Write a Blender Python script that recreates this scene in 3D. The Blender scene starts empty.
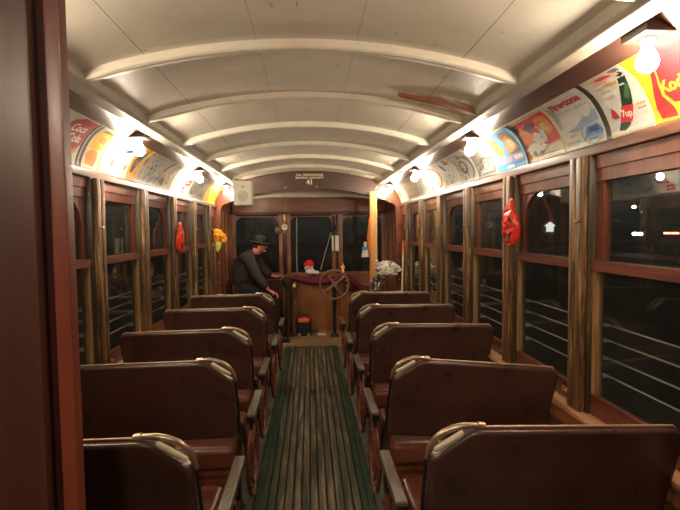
import bpy, bmesh, math, random
from mathutils import Vector, Matrix
S = bpy.context.scene
COL = S.collection
R = math.radians
PI = math.pi

# ------------------------------------------------------------------ materials
def newmat(name):
    m = bpy.data.materials.new(name); m.use_nodes = True
    nt = m.node_tree
    return m, nt, nt.nodes['Principled BSDF'], nt.links

def coords(nt, scale, rot=(0,0,0)):
    tc = nt.nodes.new('ShaderNodeTexCoord'); mp = nt.nodes.new('ShaderNodeMapping')
    mp.inputs['Scale'].default_value = scale; mp.inputs['Rotation'].default_value = rot
    nt.links.new(tc.outputs['Object'], mp.inputs['Vector'])
    return mp.outputs['Vector']

def noise(nt, vec, scale=1.0, detail=5, rough=.6, dist=0.0):
    n = nt.nodes.new('ShaderNodeTexNoise')
    n.inputs['Scale'].default_value = scale; n.inputs['Detail'].default_value = detail
    n.inputs['Roughness'].default_value = rough; n.inputs['Distortion'].default_value = dist
    nt.links.new(vec, n.inputs['Vector'])
    return n.outputs['Fac']

def ramp(nt, fac, stops):
    r = nt.nodes.new('ShaderNodeValToRGB'); el = r.color_ramp.elements
    while len(el) < len(stops): el.new(.5)
    for e, (p, c) in zip(el, stops):
        e.position = p; e.color = (*c, 1)
    nt.links.new(fac, r.inputs['Fac'])
    return r.outputs['Color']

def bump(nt, b, fac, strength=.3, dist=.002):
    bp = nt.nodes.new('ShaderNodeBump')
    bp.inputs['Strength'].default_value = strength; bp.inputs['Distance'].default_value = dist
    nt.links.new(fac, bp.inputs['Height']); nt.links.new(bp.outputs['Normal'], b.inputs['Normal'])

def plain(name, c, rough=.5, metal=0.0, emit=None, es=1.0, var=.12, vs=25.0, coat=0.0, bmp=0.0, spec=.5):
    m, nt, b, L = newmat(name)
    b.inputs['Roughness'].default_value = rough; b.inputs['Metallic'].default_value = metal
    b.inputs['Specular IOR Level'].default_value = spec
    b.inputs['Coat Weight'].default_value = coat; b.inputs['Coat Roughness'].default_value = .15
    f = noise(nt, coords(nt, (vs, vs, vs)))
    lo = tuple(max(0, x*(1-var)) for x in c); hi = tuple(min(1, x*(1+var)) for x in c)
    L.new(ramp(nt, f, [(.3, lo), (.7, hi)]), b.inputs['Base Color'])
    if bmp: bump(nt, b, f, bmp)
    if emit:
        b.inputs['Emission Color'].default_value = (*emit, 1); b.inputs['Emission Strength'].default_value = es
    return m

def wood(name, stops, scale, rough=.45, coat=.2, bmp=.3, spec=.5, fleck=None):
    m, nt, b, L = newmat(name)
    b.inputs['Roughness'].default_value = rough
    b.inputs['Coat Weight'].default_value = coat; b.inputs['Coat Roughness'].default_value = .25
    b.inputs['Specular IOR Level'].default_value = spec
    f = noise(nt, coords(nt, scale), 1, 8, .65, .4)
    col = ramp(nt, f, stops)
    if fleck:
        f2 = noise(nt, coords(nt, tuple(s*fleck[2] for s in scale)), 1, 6, .7, .3)
        mx = nt.nodes.new('ShaderNodeMix'); mx.data_type = 'RGBA'
        msk = ramp(nt, f2, [(fleck[0], (0,0,0)), (fleck[0]+.04, (1,1,1))])
        L.new(msk, mx.inputs[0]); L.new(col, mx.inputs[6]); mx.inputs[7].default_value = (*fleck[1], 1)
        col = mx.outputs[2]
    L.new(col, b.inputs['Base Color'])
    bump(nt, b, f, bmp, .003)
    return m

M = {}
M['post'] = wood('worn_varnish_post', [(.3, (.02,.010,.005)), (.45, (.10,.048,.018)), (.56, (.24,.125,.048)), (.68, (.58,.38,.16))], (38, 38, 3.2), .5, .05, .9, fleck=(.57, (.03,.02,.012), 1.6))
M['cheek'] = wood('dark_post_cheek', [(.3, (.012,.010,.006)), (.5, (.045,.032,.015)), (.62, (.12,.075,.03)), (.75, (.30,.20,.08))], (24, 24, 2), .45, .15, .4)
M['red'] = wood('red_mahogany', [(.3, (.06,.014,.008)), (.55, (.15,.040,.018)), (.75, (.25,.085,.038))], (18, 18, 3), .35, .35, .2)
M['redh'] = wood('red_mahogany_lengthwise', [(.3, (.075,.018,.010)), (.55, (.17,.050,.025)), (.75, (.27,.10,.05))], (18, 2.5, 18), .4, .25, .2)
M['lower'] = wood('golden_sash', [(.3, (.09,.04,.015)), (.5, (.28,.15,.06)), (.7, (.5,.33,.15))], (22, 22, 2.5), .5, .1, .3)
M['mullion'] = wood('vestibule_wood', [(.3, (.10,.035,.015)), (.55, (.24,.09,.035)), (.75, (.38,.17,.07))], (20, 20, 3), .4, .2, .2)
M['header'] = wood('header_wood', [(.3, (.15,.045,.022)), (.6, (.27,.09,.045)), (.8, (.35,.13,.07))], (2.5, 18, 18), .45, .2, .2)
M['ledge'] = wood('poster_ledge', [(.3, (.06,.022,.013)), (.55, (.13,.055,.034)), (.75, (.22,.12,.08))], (20, 1.5, 20), .4, .3, .2)
M['dado'] = wood('orange_dado', [(.3, (.22,.075,.022)), (.55, (.40,.15,.05)), (.75, (.55,.24,.09))], (14, 2, 14), .35, .3, .2)
M['sill'] = wood('pale_sill', [(.3, (.26,.11,.045)), (.5, (.42,.22,.10)), (.75, (.62,.42,.24))], (20, 2, 20), .5, .1, .3)
M['strip'] = wood('brown_cove_board', [(.3, (.085,.040,.030)), (.6, (.125,.062,.045)), (.8, (.16,.085,.06))], (9, 2, 9), .28, .5, .5)
M['arch'] = wood('arch_board', [(.3, (.045,.020,.016)), (.6, (.085,.037,.029)), (.8, (.14,.065,.05))], (5, 12, 12), .35, .4, .5)
M['pine'] = wood('pine', [(.3, (.62,.32,.10)), (.6, (.78,.45,.16)), (.8, (.85,.55,.23))], (25, 25, 2), .5, .1, .2)
M['dash'] = wood('dash_plywood', [(.3, (.19,.065,.018)), (.6, (.30,.11,.032)), (.8, (.38,.15,.05))], (9, 9, 2), .45, .15, .1)
M['panel'] = wood('partition_panel', [(.3, (.045,.015,.009)), (.55, (.075,.027,.017)), (.75, (.11,.045,.031))], (9, 9, 1.2), .42, .2, .1)
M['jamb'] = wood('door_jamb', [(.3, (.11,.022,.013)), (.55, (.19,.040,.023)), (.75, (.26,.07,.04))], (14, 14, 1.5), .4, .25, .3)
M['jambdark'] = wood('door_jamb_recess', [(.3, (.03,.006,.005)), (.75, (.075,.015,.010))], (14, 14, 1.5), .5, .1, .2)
M['tread'] = wood('vestibule_floor', [(.3, (.18,.11,.055)), (.6, (.33,.22,.12)), (.8, (.42,.30,.18))], (2, 16, 16), .6, 0, .3)
M['bare'] = wood('splintered_wood', [(.3, (.20,.06,.02)), (.6, (.36,.13,.05)), (.8, (.45,.2,.08))], (6, 30, 30), .7, 0, .6)
M['arm'] = wood('armrest_wood', [(.3, (.05,.038,.026)), (.5, (.11,.085,.06)), (.75, (.22,.185,.14))], (30, 4, 30), .45, .2, .4)
M['seatside'] = wood('seat_side_wood', [(.3, (.09,.022,.010)), (.55, (.19,.055,.024)), (.8, (.30,.10,.045))], (14, 14, 14), .32, .4, .3)
M['lampwood'] = plain('dark_lamp_block', (.035,.020,.017), .5)
M['dark'] = plain('black_metal', (.02,.018,.016), .45, .3)
M['iron'] = plain('brown_iron', (.075,.045,.03), .4, .5)
M['wheel'] = plain('wheel_iron', (.24,.12,.08), .4, .2)
M['brass'] = plain('brass', (.55,.38,.16), .3, .9)
M['steel'] = plain('guard_steel', (.70,.68,.62), .5)
M['white'] = plain('white_paint', (.75,.72,.62), .5)
M['black'] = plain('black_rubber', (.012,.012,.012), .6)
M['grey'] = plain('grey_box', (.45,.43,.38), .5)

def leather(name, lo, hi, rough):
    m, nt, b, L = newmat(name)
    f = noise(nt, coords(nt, (5,5,5)), 1, 2, .5)
    L.new(ramp(nt, f, [(.3, lo), (.7, hi)]), b.inputs['Base Color'])
    f2 = noise(nt, coords(nt, (14,14,14)), 1, 2, .5)
    r = nt.nodes.new('ShaderNodeMapRange'); r.inputs['To Min'].default_value = rough-.06; r.inputs['To Max'].default_value = rough+.1
    L.new(f, r.inputs['Value']); L.new(r.outputs['Result'], b.inputs['Roughness'])
    f3 = noise(nt, coords(nt, (9,9,9)), 1, 2, .5)
    ad = nt.nodes.new('ShaderNodeMath'); ad.operation = 'MULTIPLY_ADD'; ad.inputs[1].default_value = 3
    L.new(f3, ad.inputs[0]); L.new(f2, ad.inputs[2])
    bump(nt, b, f2, .25, .004)
    return m
M['leather'] = leather('brown_leather', (.055,.026,.019), (.088,.042,.030), .27)
M['cushion'] = leather('red_brown_leather', (.115,.036,.020), (.18,.058,.034), .28)
M['piping'] = plain('worn_trim', (.50,.36,.25), .35, .3)
M['bow'] = plain('pinkish_bow', (.46,.36,.27), .28, .75)
M['bar'] = plain('ivory_grip', (.62,.54,.40), .35)

# painted ceiling: mottled cream, chips
def ceil_mat():
    m, nt, b, L = newmat('cream_ceiling_paint')
    b.inputs['Roughness'].default_value = .42
    f = noise(nt, coords(nt, (3,3,3)), 1, 8, .65)
    c1 = ramp(nt, f, [(.3, (.74,.69,.575)), (.7, (.85,.81,.70))])
    f2 = noise(nt, coords(nt, (22,10,10)), 1, 7, .7)
    mask = ramp(nt, f2, [(.665, (0,0,0)), (.69, (1,1,1))])
    mx = nt.nodes.new('ShaderNodeMix'); mx.data_type = 'RGBA'
    L.new(mask, mx.inputs[0]); L.new(c1, mx.inputs[6]); mx.inputs[7].default_value = (.30,.22,.14,1)
    # panel seams running lengthwise
    tc = nt.nodes.new('ShaderNodeTexCoord'); sx = nt.nodes.new('ShaderNodeSeparateXYZ')
    L.new(tc.outputs['Object'], sx.inputs[0])
    prev = mx.outputs[2]
    a = nt.nodes.new('ShaderNodeMath'); a.operation = 'ABSOLUTE'; L.new(sx.outputs['X'], a.inputs[0])
    for pos in (.635, .2):
        c = nt.nodes.new('ShaderNodeMath'); c.operation = 'COMPARE'; c.inputs[1].default_value = pos; c.inputs[2].default_value = .0016 if pos > .5 else .0008
        L.new(a.outputs[0], c.inputs[0])
        mm = nt.nodes.new('ShaderNodeMix'); mm.data_type = 'RGBA'
        L.new(c.outputs[0], mm.inputs[0]); L.new(prev, mm.inputs[6]); mm.inputs[7].default_value = (.28,.22,.15,1)
        prev = mm.outputs[2]
    L.new(prev, b.inputs['Base Color'])
    bump(nt, b, f2, .5, .004)
    return m
M['ceiling'] = ceil_mat()
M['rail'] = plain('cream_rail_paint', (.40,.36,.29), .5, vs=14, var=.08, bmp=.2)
M['rib'] = plain('cream_rib_paint', (.83,.78,.66), .4, vs=14, var=.06, bmp=.15)

def floor_mat():
    m, nt, b, L = newmat('worn_green_slats')
    b.inputs['Roughness'].default_value = .55
    f = noise(nt, coords(nt, (26,1.6,10)), 1, 8, .7, .5)
    woodc = ramp(nt, f, [(.36, (.020,.022,.012)), (.5, (.095,.085,.048)), (.64, (.27,.20,.12))])
    f2 = noise(nt, coords(nt, (18,3,10)), 1, 6, .6)
    green = ramp(nt, f2, [(.3, (.012,.032,.015)), (.7, (.028,.062,.030))])
    tc = nt.nodes.new('ShaderNodeTexCoord'); sx = nt.nodes.new('ShaderNodeSeparateXYZ'); L.new(tc.outputs['Object'], sx.inputs[0])
    a = nt.nodes.new('ShaderNodeMath'); a.operation = 'ABSOLUTE'; L.new(sx.outputs['X'], a.inputs[0])
    f3 = noise(nt, coords(nt, (9,1.3,4)), 1, 6, .65)
    ad = nt.nodes.new('ShaderNodeMath'); ad.operation = 'MULTIPLY_ADD'; ad.inputs[1].default_value = .55
    L.new(f3, ad.inputs[0]); L.new(a.outputs[0], ad.inputs[2])
    mask = ramp(nt, ad.outputs[0], [(.47, (0,0,0)), (.58, (1,1,1))])
    mx = nt.nodes.new('ShaderNodeMix'); mx.data_type = 'RGBA'
    L.new(mask, mx.inputs[0]); L.new(woodc, mx.inputs[6]); L.new(green, mx.inputs[7])
    L.new(mx.outputs[2], b.inputs['Base Color'])
    bump(nt, b, f, .5, .003)
    return m
M['slats'] = floor_mat()
M['greenpaint'] = wood('green_painted_board', [(.3, (.010,.028,.014)), (.55, (.024,.058,.028)), (.72, (.06,.09,.05))], (16, 2.5, 10), .5, .1, .4, fleck=(.66, (.14,.12,.07), 1.6))
M['floor'] = plain('dirty_grey_floor', (.10,.095,.07), .7, var=.5, vs=9)
M['outside_ground'] = plain('asphalt', (.03,.032,.035), .8, var=.3, vs=2)

def glass():
    m, nt, b, L = newmat('window_glass'); nt.nodes.remove(b)
    out = nt.nodes['Material Output']
    tr = nt.nodes.new('ShaderNodeBsdfTransparent'); tr.inputs[0].default_value = (.86,.90,.88,1)
    gl = nt.nodes.new('ShaderNodeBsdfGlossy'); gl.inputs['Roughness'].default_value = .015; gl.inputs[0].default_value = (.9,.95,.92,1)
    df = nt.nodes.new('ShaderNodeBsdfDiffuse'); df.inputs[0].default_value = (.45,.5,.48,1)
    fr = nt.nodes.new('ShaderNodeFresnel'); fr.inputs[0].default_value = 1.75
    mx = nt.nodes.new('ShaderNodeMixShader'); ge = nt.nodes.new('ShaderNodeNewGeometry'); iv = nt.nodes.new('ShaderNodeMath'); iv.operation = 'SUBTRACT'; iv.inputs[0].default_value = 1
    ml = nt.nodes.new('ShaderNodeMath'); ml.operation = 'MULTIPLY'; L.new(ge.outputs['Backfacing'], iv.inputs[1]); L.new(fr.outputs[0], ml.inputs[0]); L.new(iv.outputs[0], ml.inputs[1])
    L.new(ml.outputs[0], mx.inputs[0]); L.new(tr.outputs[0], mx.inputs[1]); L.new(gl.outputs[0], mx.inputs[2])
    # faint grime film
    f = noise(nt, coords(nt, (3,3,3)), 1, 6, .6)
    mr = nt.nodes.new('ShaderNodeMapRange'); mr.inputs['To Min'].default_value = .0; mr.inputs['To Max'].default_value = .045; L.new(f, mr.inputs['Value'])
    m2 = nt.nodes.new('ShaderNodeMixShader'); L.new(mr.outputs[0], m2.inputs[0]); L.new(mx.outputs[0], m2.inputs[1]); L.new(df.outputs[0], m2.inputs[2])
    L.new(m2.outputs[0], out.inputs['Surface'])
    return m
M['glass'] = glass()
M['bulb'] = plain('lit_bulb', (1,.9,.7), .3, emit=(1,.84,.63), es=74)

PAL = {}
def flat(name, c, rough=.38):
    if name not in PAL: PAL[name] = plain('ink_'+name, c, rough, var=.14, vs=30)
    return PAL[name]
for n, c in dict(white=(.66,.65,.58), cream=(.58,.51,.35), yellow=(.72,.36,.02), paleyellow=(.66,.55,.22), red=(.55,.022,.025), darkred=(.42,.03,.04),
                 orange=(.62,.19,.05), blue=(.05,.20,.48), skyblue=(.10,.38,.66), paleblue=(.24,.31,.42), navy=(.05,.06,.16), purple=(.30,.26,.55),
                 green=(.05,.12,.05), darkgreen=(.012,.035,.018), grey=(.30,.28,.25), palegrey=(.52,.51,.46), darkgrey=(.12,.11,.11), black=(.025,.022,.02),
                 brown=(.30,.13,.05), gold=(.50,.32,.10), skin=(.75,.40,.24), pink=(.52,.34,.28), greenwhite=(.50,.54,.42), beige=(.47,.40,.28)).items():
    flat(n, c)

# ------------------------------------------------------------------ helpers
class MB:
    def __init__(s): s.bm = bmesh.new(); s.mats = []
    def mi(s, m):
        if m is None: return 0
        if m not in s.mats: s.mats.append(m)
        return s.mats.index(m)
    def _mat(s, faces, m):
        i = s.mi(m)
        for f in faces: f.material_index = i
    def poly(s, verts, faces, m=None):
        vs = [s.bm.verts.new(v) for v in verts]; fs = []
        for f in faces:
            try: fs.append(s.bm.faces.new([vs[i] for i in f]))
            except ValueError: pass
        s._mat(fs, m); return vs, fs
    def box(s, a, b, m=None, bev=0.0, seg=2, rot=None):
        x0,y0,z0 = a; x1,y1,z1 = b
        x0,x1 = sorted((x0,x1)); y0,y1 = sorted((y0,y1)); z0,z1 = sorted((z0,z1))
        t = bmesh.new()
        vs = [t.verts.new(v) for v in ((x0,y0,z0),(x1,y0,z0),(x1,y1,z0),(x0,y1,z0),(x0,y0,z1),(x1,y0,z1),(x1,y1,z1),(x0,y1,z1))]
        for f in ((0,3,2,1),(4,5,6,7),(0,1,5,4),(1,2,6,5),(2,3,7,6),(3,0,4,7)): t.faces.new([vs[i] for i in f])
        if bev: bmesh.ops.bevel(t, geom=t.edges[:], offset=bev, segments=seg, affect='EDGES', profile=.5)
        if rot:
            c = Vector(((x0+x1)/2,(y0+y1)/2,(z0+z1)/2))
            bmesh.ops.transform(t, matrix=Matrix.Translation(c) @ rot.to_4x4() @ Matrix.Translation(-c), verts=t.verts)
        s.merge(t, m)
    def merge(s, t, m=None):
        base = {}
        for v in t.verts: base[v] = s.bm.verts.new(v.co)
        fs = []
        for f in t.faces:
            try: nf = s.bm.faces.new([base[v] for v in f.verts]); fs.append(nf)
            except ValueError: pass
        s._mat(fs, m); t.free()
    def prism(s, pts, axis, a, b, m=None, bev=0.0, seg=2):
        """polygon pts (2D) extruded along axis from a to b; the two other axes in xyz order"""
        t = bmesh.new()
        def mk(p, h):
            q = list(p); q.insert(axis, h); return t.verts.new(q)
        A = [mk(p, a) for p in pts]; B = [mk(p, b) for p in pts]; n = len(pts)
        t.faces.new(A); t.faces.new(B[::-1])
        for i in range(n): t.faces.new([A[i], B[i], B[(i+1)%n], A[(i+1)%n]])
        bmesh.ops.recalc_face_normals(t, faces=t.faces)
        if bev: bmesh.ops.bevel(t, geom=t.edges[:], offset=bev, segments=seg, affect='EDGES', profile=.5)
        s.merge(t, m)
    def tube(s, path, r, m=None, n=10, closed=False, flat_=None):
        P = [Vector(p) for p in path]; k = len(P); rings = []
        rs = r if isinstance(r, (list, tuple)) else [r]*k
        up = None
        for i, p in enumerate(P):
            if closed: d = P[(i+1)%k]-P[i-1]
            else: d = P[min(i+1,k-1)]-P[max(i-1,0)]
            d.normalize()
            if up is None:
                up = Vector((0,0,1)) if abs(d.z) < .9 else Vector((1,0,0))
            a = d.cross(up).normalized(); b = a.cross(d).normalized(); up = b
            rings.append([s.bm.verts.new(p + rs[i]*(math.cos(2*PI*j/n)*a + (flat_ or 1)*math.sin(2*PI*j/n)*b)) for j in range(n)])
        fs = []
        for i in range(k if closed else k-1):
            A, B = rings[i], rings[(i+1)%k]
            for j in range(n): fs.append(s.bm.faces.new([A[j], A[(j+1)%n], B[(j+1)%n], B[j]]))
        if not closed: fs.append(s.bm.faces.new(rings[0][::-1])); fs.append(s.bm.faces.new(rings[-1]))
        s._mat(fs, m)
    def lathe(s, prof, c=(0,0,0), m=None, n=20, axis=2):
        """prof list of (r, h)"""
        rings = []; fs = []
        for r, h in prof:
            ring = []
            for j in range(n):
                t = 2*PI*j/n; q = [r*math.cos(t), r*math.sin(t)]; q.insert(axis, h)
                ring.append(s.bm.verts.new((c[0]+q[0], c[1]+q[1], c[2]+q[2])))
            rings.append(ring)
        for A, B in zip(rings, rings[1:]):
            for j in range(n): fs.append(s.bm.faces.new([A[j], A[(j+1)%n], B[(j+1)%n], B[j]]))
        fs.append(s.bm.faces.new(rings[0][::-1])); fs.append(s.bm.faces.new(rings[-1]))
        s._mat(fs, m)
    def ell(s, c, r, m=None, rot=None, u=16, v=10):
        t = bmesh.new(); bmesh.ops.create_uvsphere(t, u_segments=u, v_segments=v, radius=1)
        mt = Matrix.Translation(c) @ (rot.to_4x4() if rot else Matrix()) @ Matrix.Diagonal((*r, 1))
        bmesh.ops.transform(t, matrix=mt, verts=t.verts); s.merge(t, m)
    def build(s, name, mat=None, parent=None, smooth=True, world=False, mirror=False, wn=False, angle=35):
        bm = s.bm
        off = Vector((0,0,0))
        if world and parent:
            p = parent
            while p: off -= p.location; p = p.parent
        for v in bm.verts:
            if mirror: v.co.x = -v.co.x
            v.co += off
        bmesh.ops.recalc_face_normals(bm, faces=bm.faces)
        me = bpy.data.meshes.new(name); bm.to_mesh(me); bm.free()
        if s.mats:
            for q in s.mats: me.materials.append(q)
        else: me.materials.append(mat)
        if smooth:
            me.shade_smooth(); me.set_sharp_from_angle(angle=R(angle))
        o = bpy.data.objects.new(name, me); COL.objects.link(o)
        if parent: o.parent = parent
        if wn:
            w = o.modifiers.new('wn', 'WEIGHTED_NORMAL'); w.keep_sharp = True
        return o

def tag(o, label=None, cat=None, group=None, kind=None):
    if label: o['label'] = label
    if cat: o['category'] = cat
    if group: o['group'] = group
    if kind: o['kind'] = kind
    return o
def empty(name, loc=(0,0,0), **k):
    o = bpy.data.objects.new(name, None); COL.objects.link(o); o.location = loc; o.empty_display_size = .1
    return tag(o, **k)
def structure(name, mb, mat=None, **k):
    return tag(mb.build(name, mat, **k), kind='structure')
def copy_tree(o, parent=None):
    c = o.copy(); COL.objects.link(c); c.parent = parent
    for ch in [x for x in bpy.data.objects if x.parent == o]: copy_tree(ch, c)
    return c

# ------------------------------------------------------------------ dimensions
YB, YF = -1.3, 6.15          # rear end, front bulkhead
YV = 7.25                    # front windows
APEX, EDGE = 2.278, 2.142    # rib undersides
def arc_z(x, apex=APEX, half=.87, edge=EDGE):
    sag = apex-edge; Rr = (half*half+sag*sag)/(2*sag)
    return apex - Rr + math.sqrt(max(Rr*Rr-x*x, 0))
POSTS = [1.98+.725*k for k in range(-2, 6)]     # .53 ... 5.605
PW = .055                                         # half width of a window post

# ------------------------------------------------------------------ shell
b = MB(); b.box((-1.24,YB,-.05),(1.24,YF+.1,-.004)); structure('floor', b, M['floor'])
b = MB(); b.box((-1.3,YF+.1,-.06),(1.3,YV+.12,0)); structure('floor', b, M['tread'])
# ceiling skin, arched, with thickness
def arched(name, y0, y1, apex, edge, half, th, mat, n=36, **k):
    b = MB(); vs = []
    for i in range(n+1):
        x = -half + 2*half*i/n
        z = arc_z(x, apex, half, edge)
        vs.append((x, z))
    pts = vs + [(x, z+th) for x, z in vs[::-1]]
    b.prism(pts, 1, y0, y1)
    return structure(name, b, mat)
arched('ceiling', YB, YF, APEX+.036, EDGE+.022, .93, .03, M['ceiling'])
b = MB(); rd = random.Random(11)
for i, (cx_, cy_, z_) in enumerate(((.33,1.42,0),(.36,1.40,0),(.39,1.38,0),(.30,1.44,0))):
    zz = arc_z(cx_, APEX+.036, .93, EDGE+.022)
    pts = [(cx_+rd.uniform(.007,.016)*math.cos(R(a)), cy_+rd.uniform(.006,.012)*math.sin(R(a)), zz-.0015) for a in range(0,360,45)]
    b.poly(pts, [list(range(8))])
b.build('bare_paint_chips', M['bare'], bpy.data.objects['ceiling'], smooth=False)
# ceiling ribs
def rib(y):
    b = MB(); n = 40; path = []
    w, h = .024, .034
    prof = [(-w, .04), (-w, .008), (-w+.006, .001), (-w+.014, -.001), (w-.014, -.001), (w-.006, .001), (w, .008), (w, .04)]
    rings = []
    for i in range(n+1):
        x = -.875 + 1.75*i/n
        z = arc_z(x)
        e = min(i, n-i); sc = 1.0 if e > 1 else (.55, .88)[e]
        rings.append([b.bm.verts.new((x, y+py*sc, z+(pz if pz > .03 else pz + (1-sc)*.02))) for py, pz in prof])
    for A, B in zip(rings, rings[1:]):
        for j in range(len(prof)-1): b.bm.faces.new([A[j], A[j+1], B[j+1], B[j]])
    b.bm.faces.new(rings[0]); b.bm.faces.new(rings[-1][::-1])
    return structure('trim', b, M['rib'])
for k, y in enumerate([1.965+.722*i for i in range(-4, 6)]):
    o = rib(y); o.name = f'trim_{k+1}'
tn = 11
def trim(mb, mat=None, **k):
    global tn
    o = structure(f'trim_{tn}', mb, mat, **k); tn += 1; return o

COVE = [(1.045,2.102),(1.085,2.079),(1.112,2.055),(1.133,2.028),(1.150,2.000),(1.164,1.972),(1.176,1.944),(1.184,1.916),(1.187,1.888)]
for s, nm in ((-1,'left'),(1,'right')):
    f = lambda pts: [(s*x, z) for x, z in pts]
    # white longitudinal rail at the ceiling edge
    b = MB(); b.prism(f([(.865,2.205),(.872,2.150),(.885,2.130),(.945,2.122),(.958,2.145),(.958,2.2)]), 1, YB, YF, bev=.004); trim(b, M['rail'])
    # dark brown sloping board
    b = MB(); b.prism(f([(.957,2.150),(1.048,2.100),(1.058,2.12),(.957,2.175)]), 1, YB, YF); trim(b, M['strip'])
    # cove behind posters
    out = [(x+.02, z+.012) for x, z in COVE]
    b = MB(); b.prism(f(COVE + [(1.215,1.888)] + out[::-1][1:]), 1, YB, YF); trim(b, M['white'])
    # ledge below the posters
    b = MB(); b.prism(f([(1.165,1.884),(1.172,1.890),(1.24,1.890),(1.24,1.845),(1.168,1.845),(1.165,1.850)]), 1, YB, YF, bev=.003); trim(b, M['ledge'])
    # dado, sill
    b = MB(); b.prism(f([(1.150,0),(1.150,.735),(1.24,.735),(1.24,0)]), 1, YB, YF); structure('wall_'+nm, b, M['dado'])
    b = MB(); b.prism(f([(1.118,.738),(1.122,.754),(1.19,.758),(1.24,.758),(1.24,.735),(1.122,.728)]), 1, YB, YF, bev=.003); trim(b, M['sill'])
    b = MB(); b.prism(f([(1.132,.60),(1.132,.66),(1.152,.66),(1.152,.60)]), 1, YB, YF, bev=.004); trim(b, M['redh'])
    b = MB(); b.box((s*1.13,YB,0),(s*1.152,YF,.11), bev=.004); o = structure('baseboard_'+nm, b, M['redh'])
    # body skin above windows (outside)
    b = MB(); b.box((s*1.243,YB,1.86),(s*1.275,YF,2.35)); structure('wall_'+nm, b, M['dark'])
    # posts: pair of worn uprights with a groove, on dark side cheeks
    for k, y in enumerate(POSTS):
        if s < 0 and y < .9: continue
        if s > 0 and y < .9: continue
        b = MB()
        b.box((s*1.165,y-PW-.012,.758),(s*1.235,y+PW-.008,1.848), M['cheek'], .003)
        b.box((s*1.140,y-.05,.758),(s*1.167,y-.002,1.848), M['post'], .005)
        b.box((s*1.140,y+.004,.758),(s*1.167,y+.048,1.848), M['post'], .005)
        o = trim(b)
        q = MB(); q.lathe([(.004,0),(.004,.012),(.009,.014),(.010,.020),(.006,.026)], (0,0,0), M['brass'], 12, axis=0)
        kn = q.build('catch', None, o); kn.location = (s*1.134 if s < 0 else 1.137, y-.05, 1.575)
        if s > 0: kn.rotation_euler = (0,0,PI)

wn_ = 0
def window(s, y0, y1, corner):
    """y0,y1 clear opening between posts; corner: 'near'/'far'/None rounded upper corner"""
    global wn_
    wn_ += 1
    e = tag(empty(f'window_{wn_}', (s*1.2, (y0+y1)/2, .758)), kind='structure')
    X0, X1 = s*1.180, s*1.208       # lower sash
    U0, U1 = s*1.196, s*1.226       # upper sash
    b = MB()
    b.box((X0,y0,.758),(X1,y1,.846), M['redh'], .003)
    b.box((X0,y0,.8461),(X1,y0+.032,1.375), M['lower'], .003)
    b.box((X0,y1-.032,.8461),(X1,y1,1.375), M['lower'], .003)
    b.box((s*1.174,y0,1.368),(s*1.212,y1,1.412), M['redh'], .003)
    b.build('lower_sash', None, e, world=True, wn=True)
    b = MB()
    st = .045
    b.box((U0,y0,1.4121),(U1,y0+st,1.74), M['red'], .003)
    b.box((U0,y1-st,1.4121),(U1,y1,1.74), M['red'], .003)
    b.box((s*1.190,y0,1.738),(U1,y1,1.80), M['red'], .003)
    b.box((s*1.184,y0,1.79),(U1,y1,1.87), M['red'], .003)
    # rounded corner filler
    if corner:
        r = .17; n = 8
        yc = y0+st-.001 if corner == 'near' else y1-st+.001; d = 1 if corner == 'near' else -1
        pts = [(yc, 1.739)]
        for i in range(n+1):
            t = PI/2*i/n
            pts.append((yc + d*(r - r*math.sin(t)), 1.739 - r + r*math.cos(t)))
        # pts: corner, then arc from (corner + r along y) ... to (corner, -r)
        pts = [(yc,1.739)] + [(yc + d*r*(1-math.sin(PI/2*i/n)), 1.739 - r*(1-math.cos(PI/2*i/n))) for i in range(n+1)]
        b.prism(pts, 0, s*1.199, s*1.223, M['red'])
    b.build('upper_sash', None, e, world=True, wn=True)
    b = MB(); b.box((s*1.192,y0+.031,.845),(s*1.196,y1-.031,1.37)); b.build('lower_pane', M['glass'], e, world=True, smooth=False)
    b = MB(); b.box((s*1.209,y0+st-.001,1.411),(s*1.213,y1-st+.001,1.739)); b.build('upper_pane', M['glass'], e, world=True, smooth=False)
    # small lift catch on lower rail
    b = MB(); b.ell((s*1.170, y0+.05 if s>0 else y0+.08, .80), (.012,.014,.008), M['brass']); b.box((s*1.172,y0+.04,.79),(s*1.181,y0+.1,.81), M['brass'],.002)
    b.build('sash_lift', None, e, world=True)
    return e
for s in (-1, 1):
    for k in range(1, len(POSTS)):
        y0 = POSTS[k]+PW-.006; y1 = (POSTS[k+1]-PW-.014) if k+1 < len(POSTS) else YF-.09
        # far window of a pair has its far upper corner rounded
        c = 'far' if k in (1,) else None
        # posts index: 0:.53 1:1.255 2:1.98 3:2.705 4:3.43 5:4.155 6:4.88 7:5.605
        c = {1:'near',2:'far',3:'near',4:'far',5:'near',6:'far',7:None}[k]
        window(s, y0, y1, c)
# rear stretch of the side walls (behind the camera): plain panelling
for s, nm in ((-1,'left'),(1,'right')):
    b = MB(); b.box((s*1.17,YB,.758),(s*1.24,POSTS[1]-PW-.014,1.88)); structure('wall_'+nm, b, M['panel'])
b = MB(); b.box((-1.24,YB-.05,0),(1.24,YB,2.4)); structure('wall_back', b, M['panel'])

# near partition with door post on the left of the picture
JX, JY = -.47, .95
b = MB()
b.box((-.486,JY-.02,0),(-.456,JY+.01,2.30), M['jamb'], .004)
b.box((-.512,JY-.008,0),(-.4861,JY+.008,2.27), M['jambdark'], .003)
trim(b, wn=True)
b = MB()
b.box((-1.165,JY-.05,.0),(-.498,JY-.022,2.14), M['panel'], .004)
structure('door_1', b, wn=True)
b = MB()
b.box((.84,JY-.02,0),(.90,JY+.06,2.16), M['jamb'], .005)
b.box((.901,JY,0),(1.13,JY+.04,1.9), M['panel'])
trim(b, wn=True)

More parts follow.
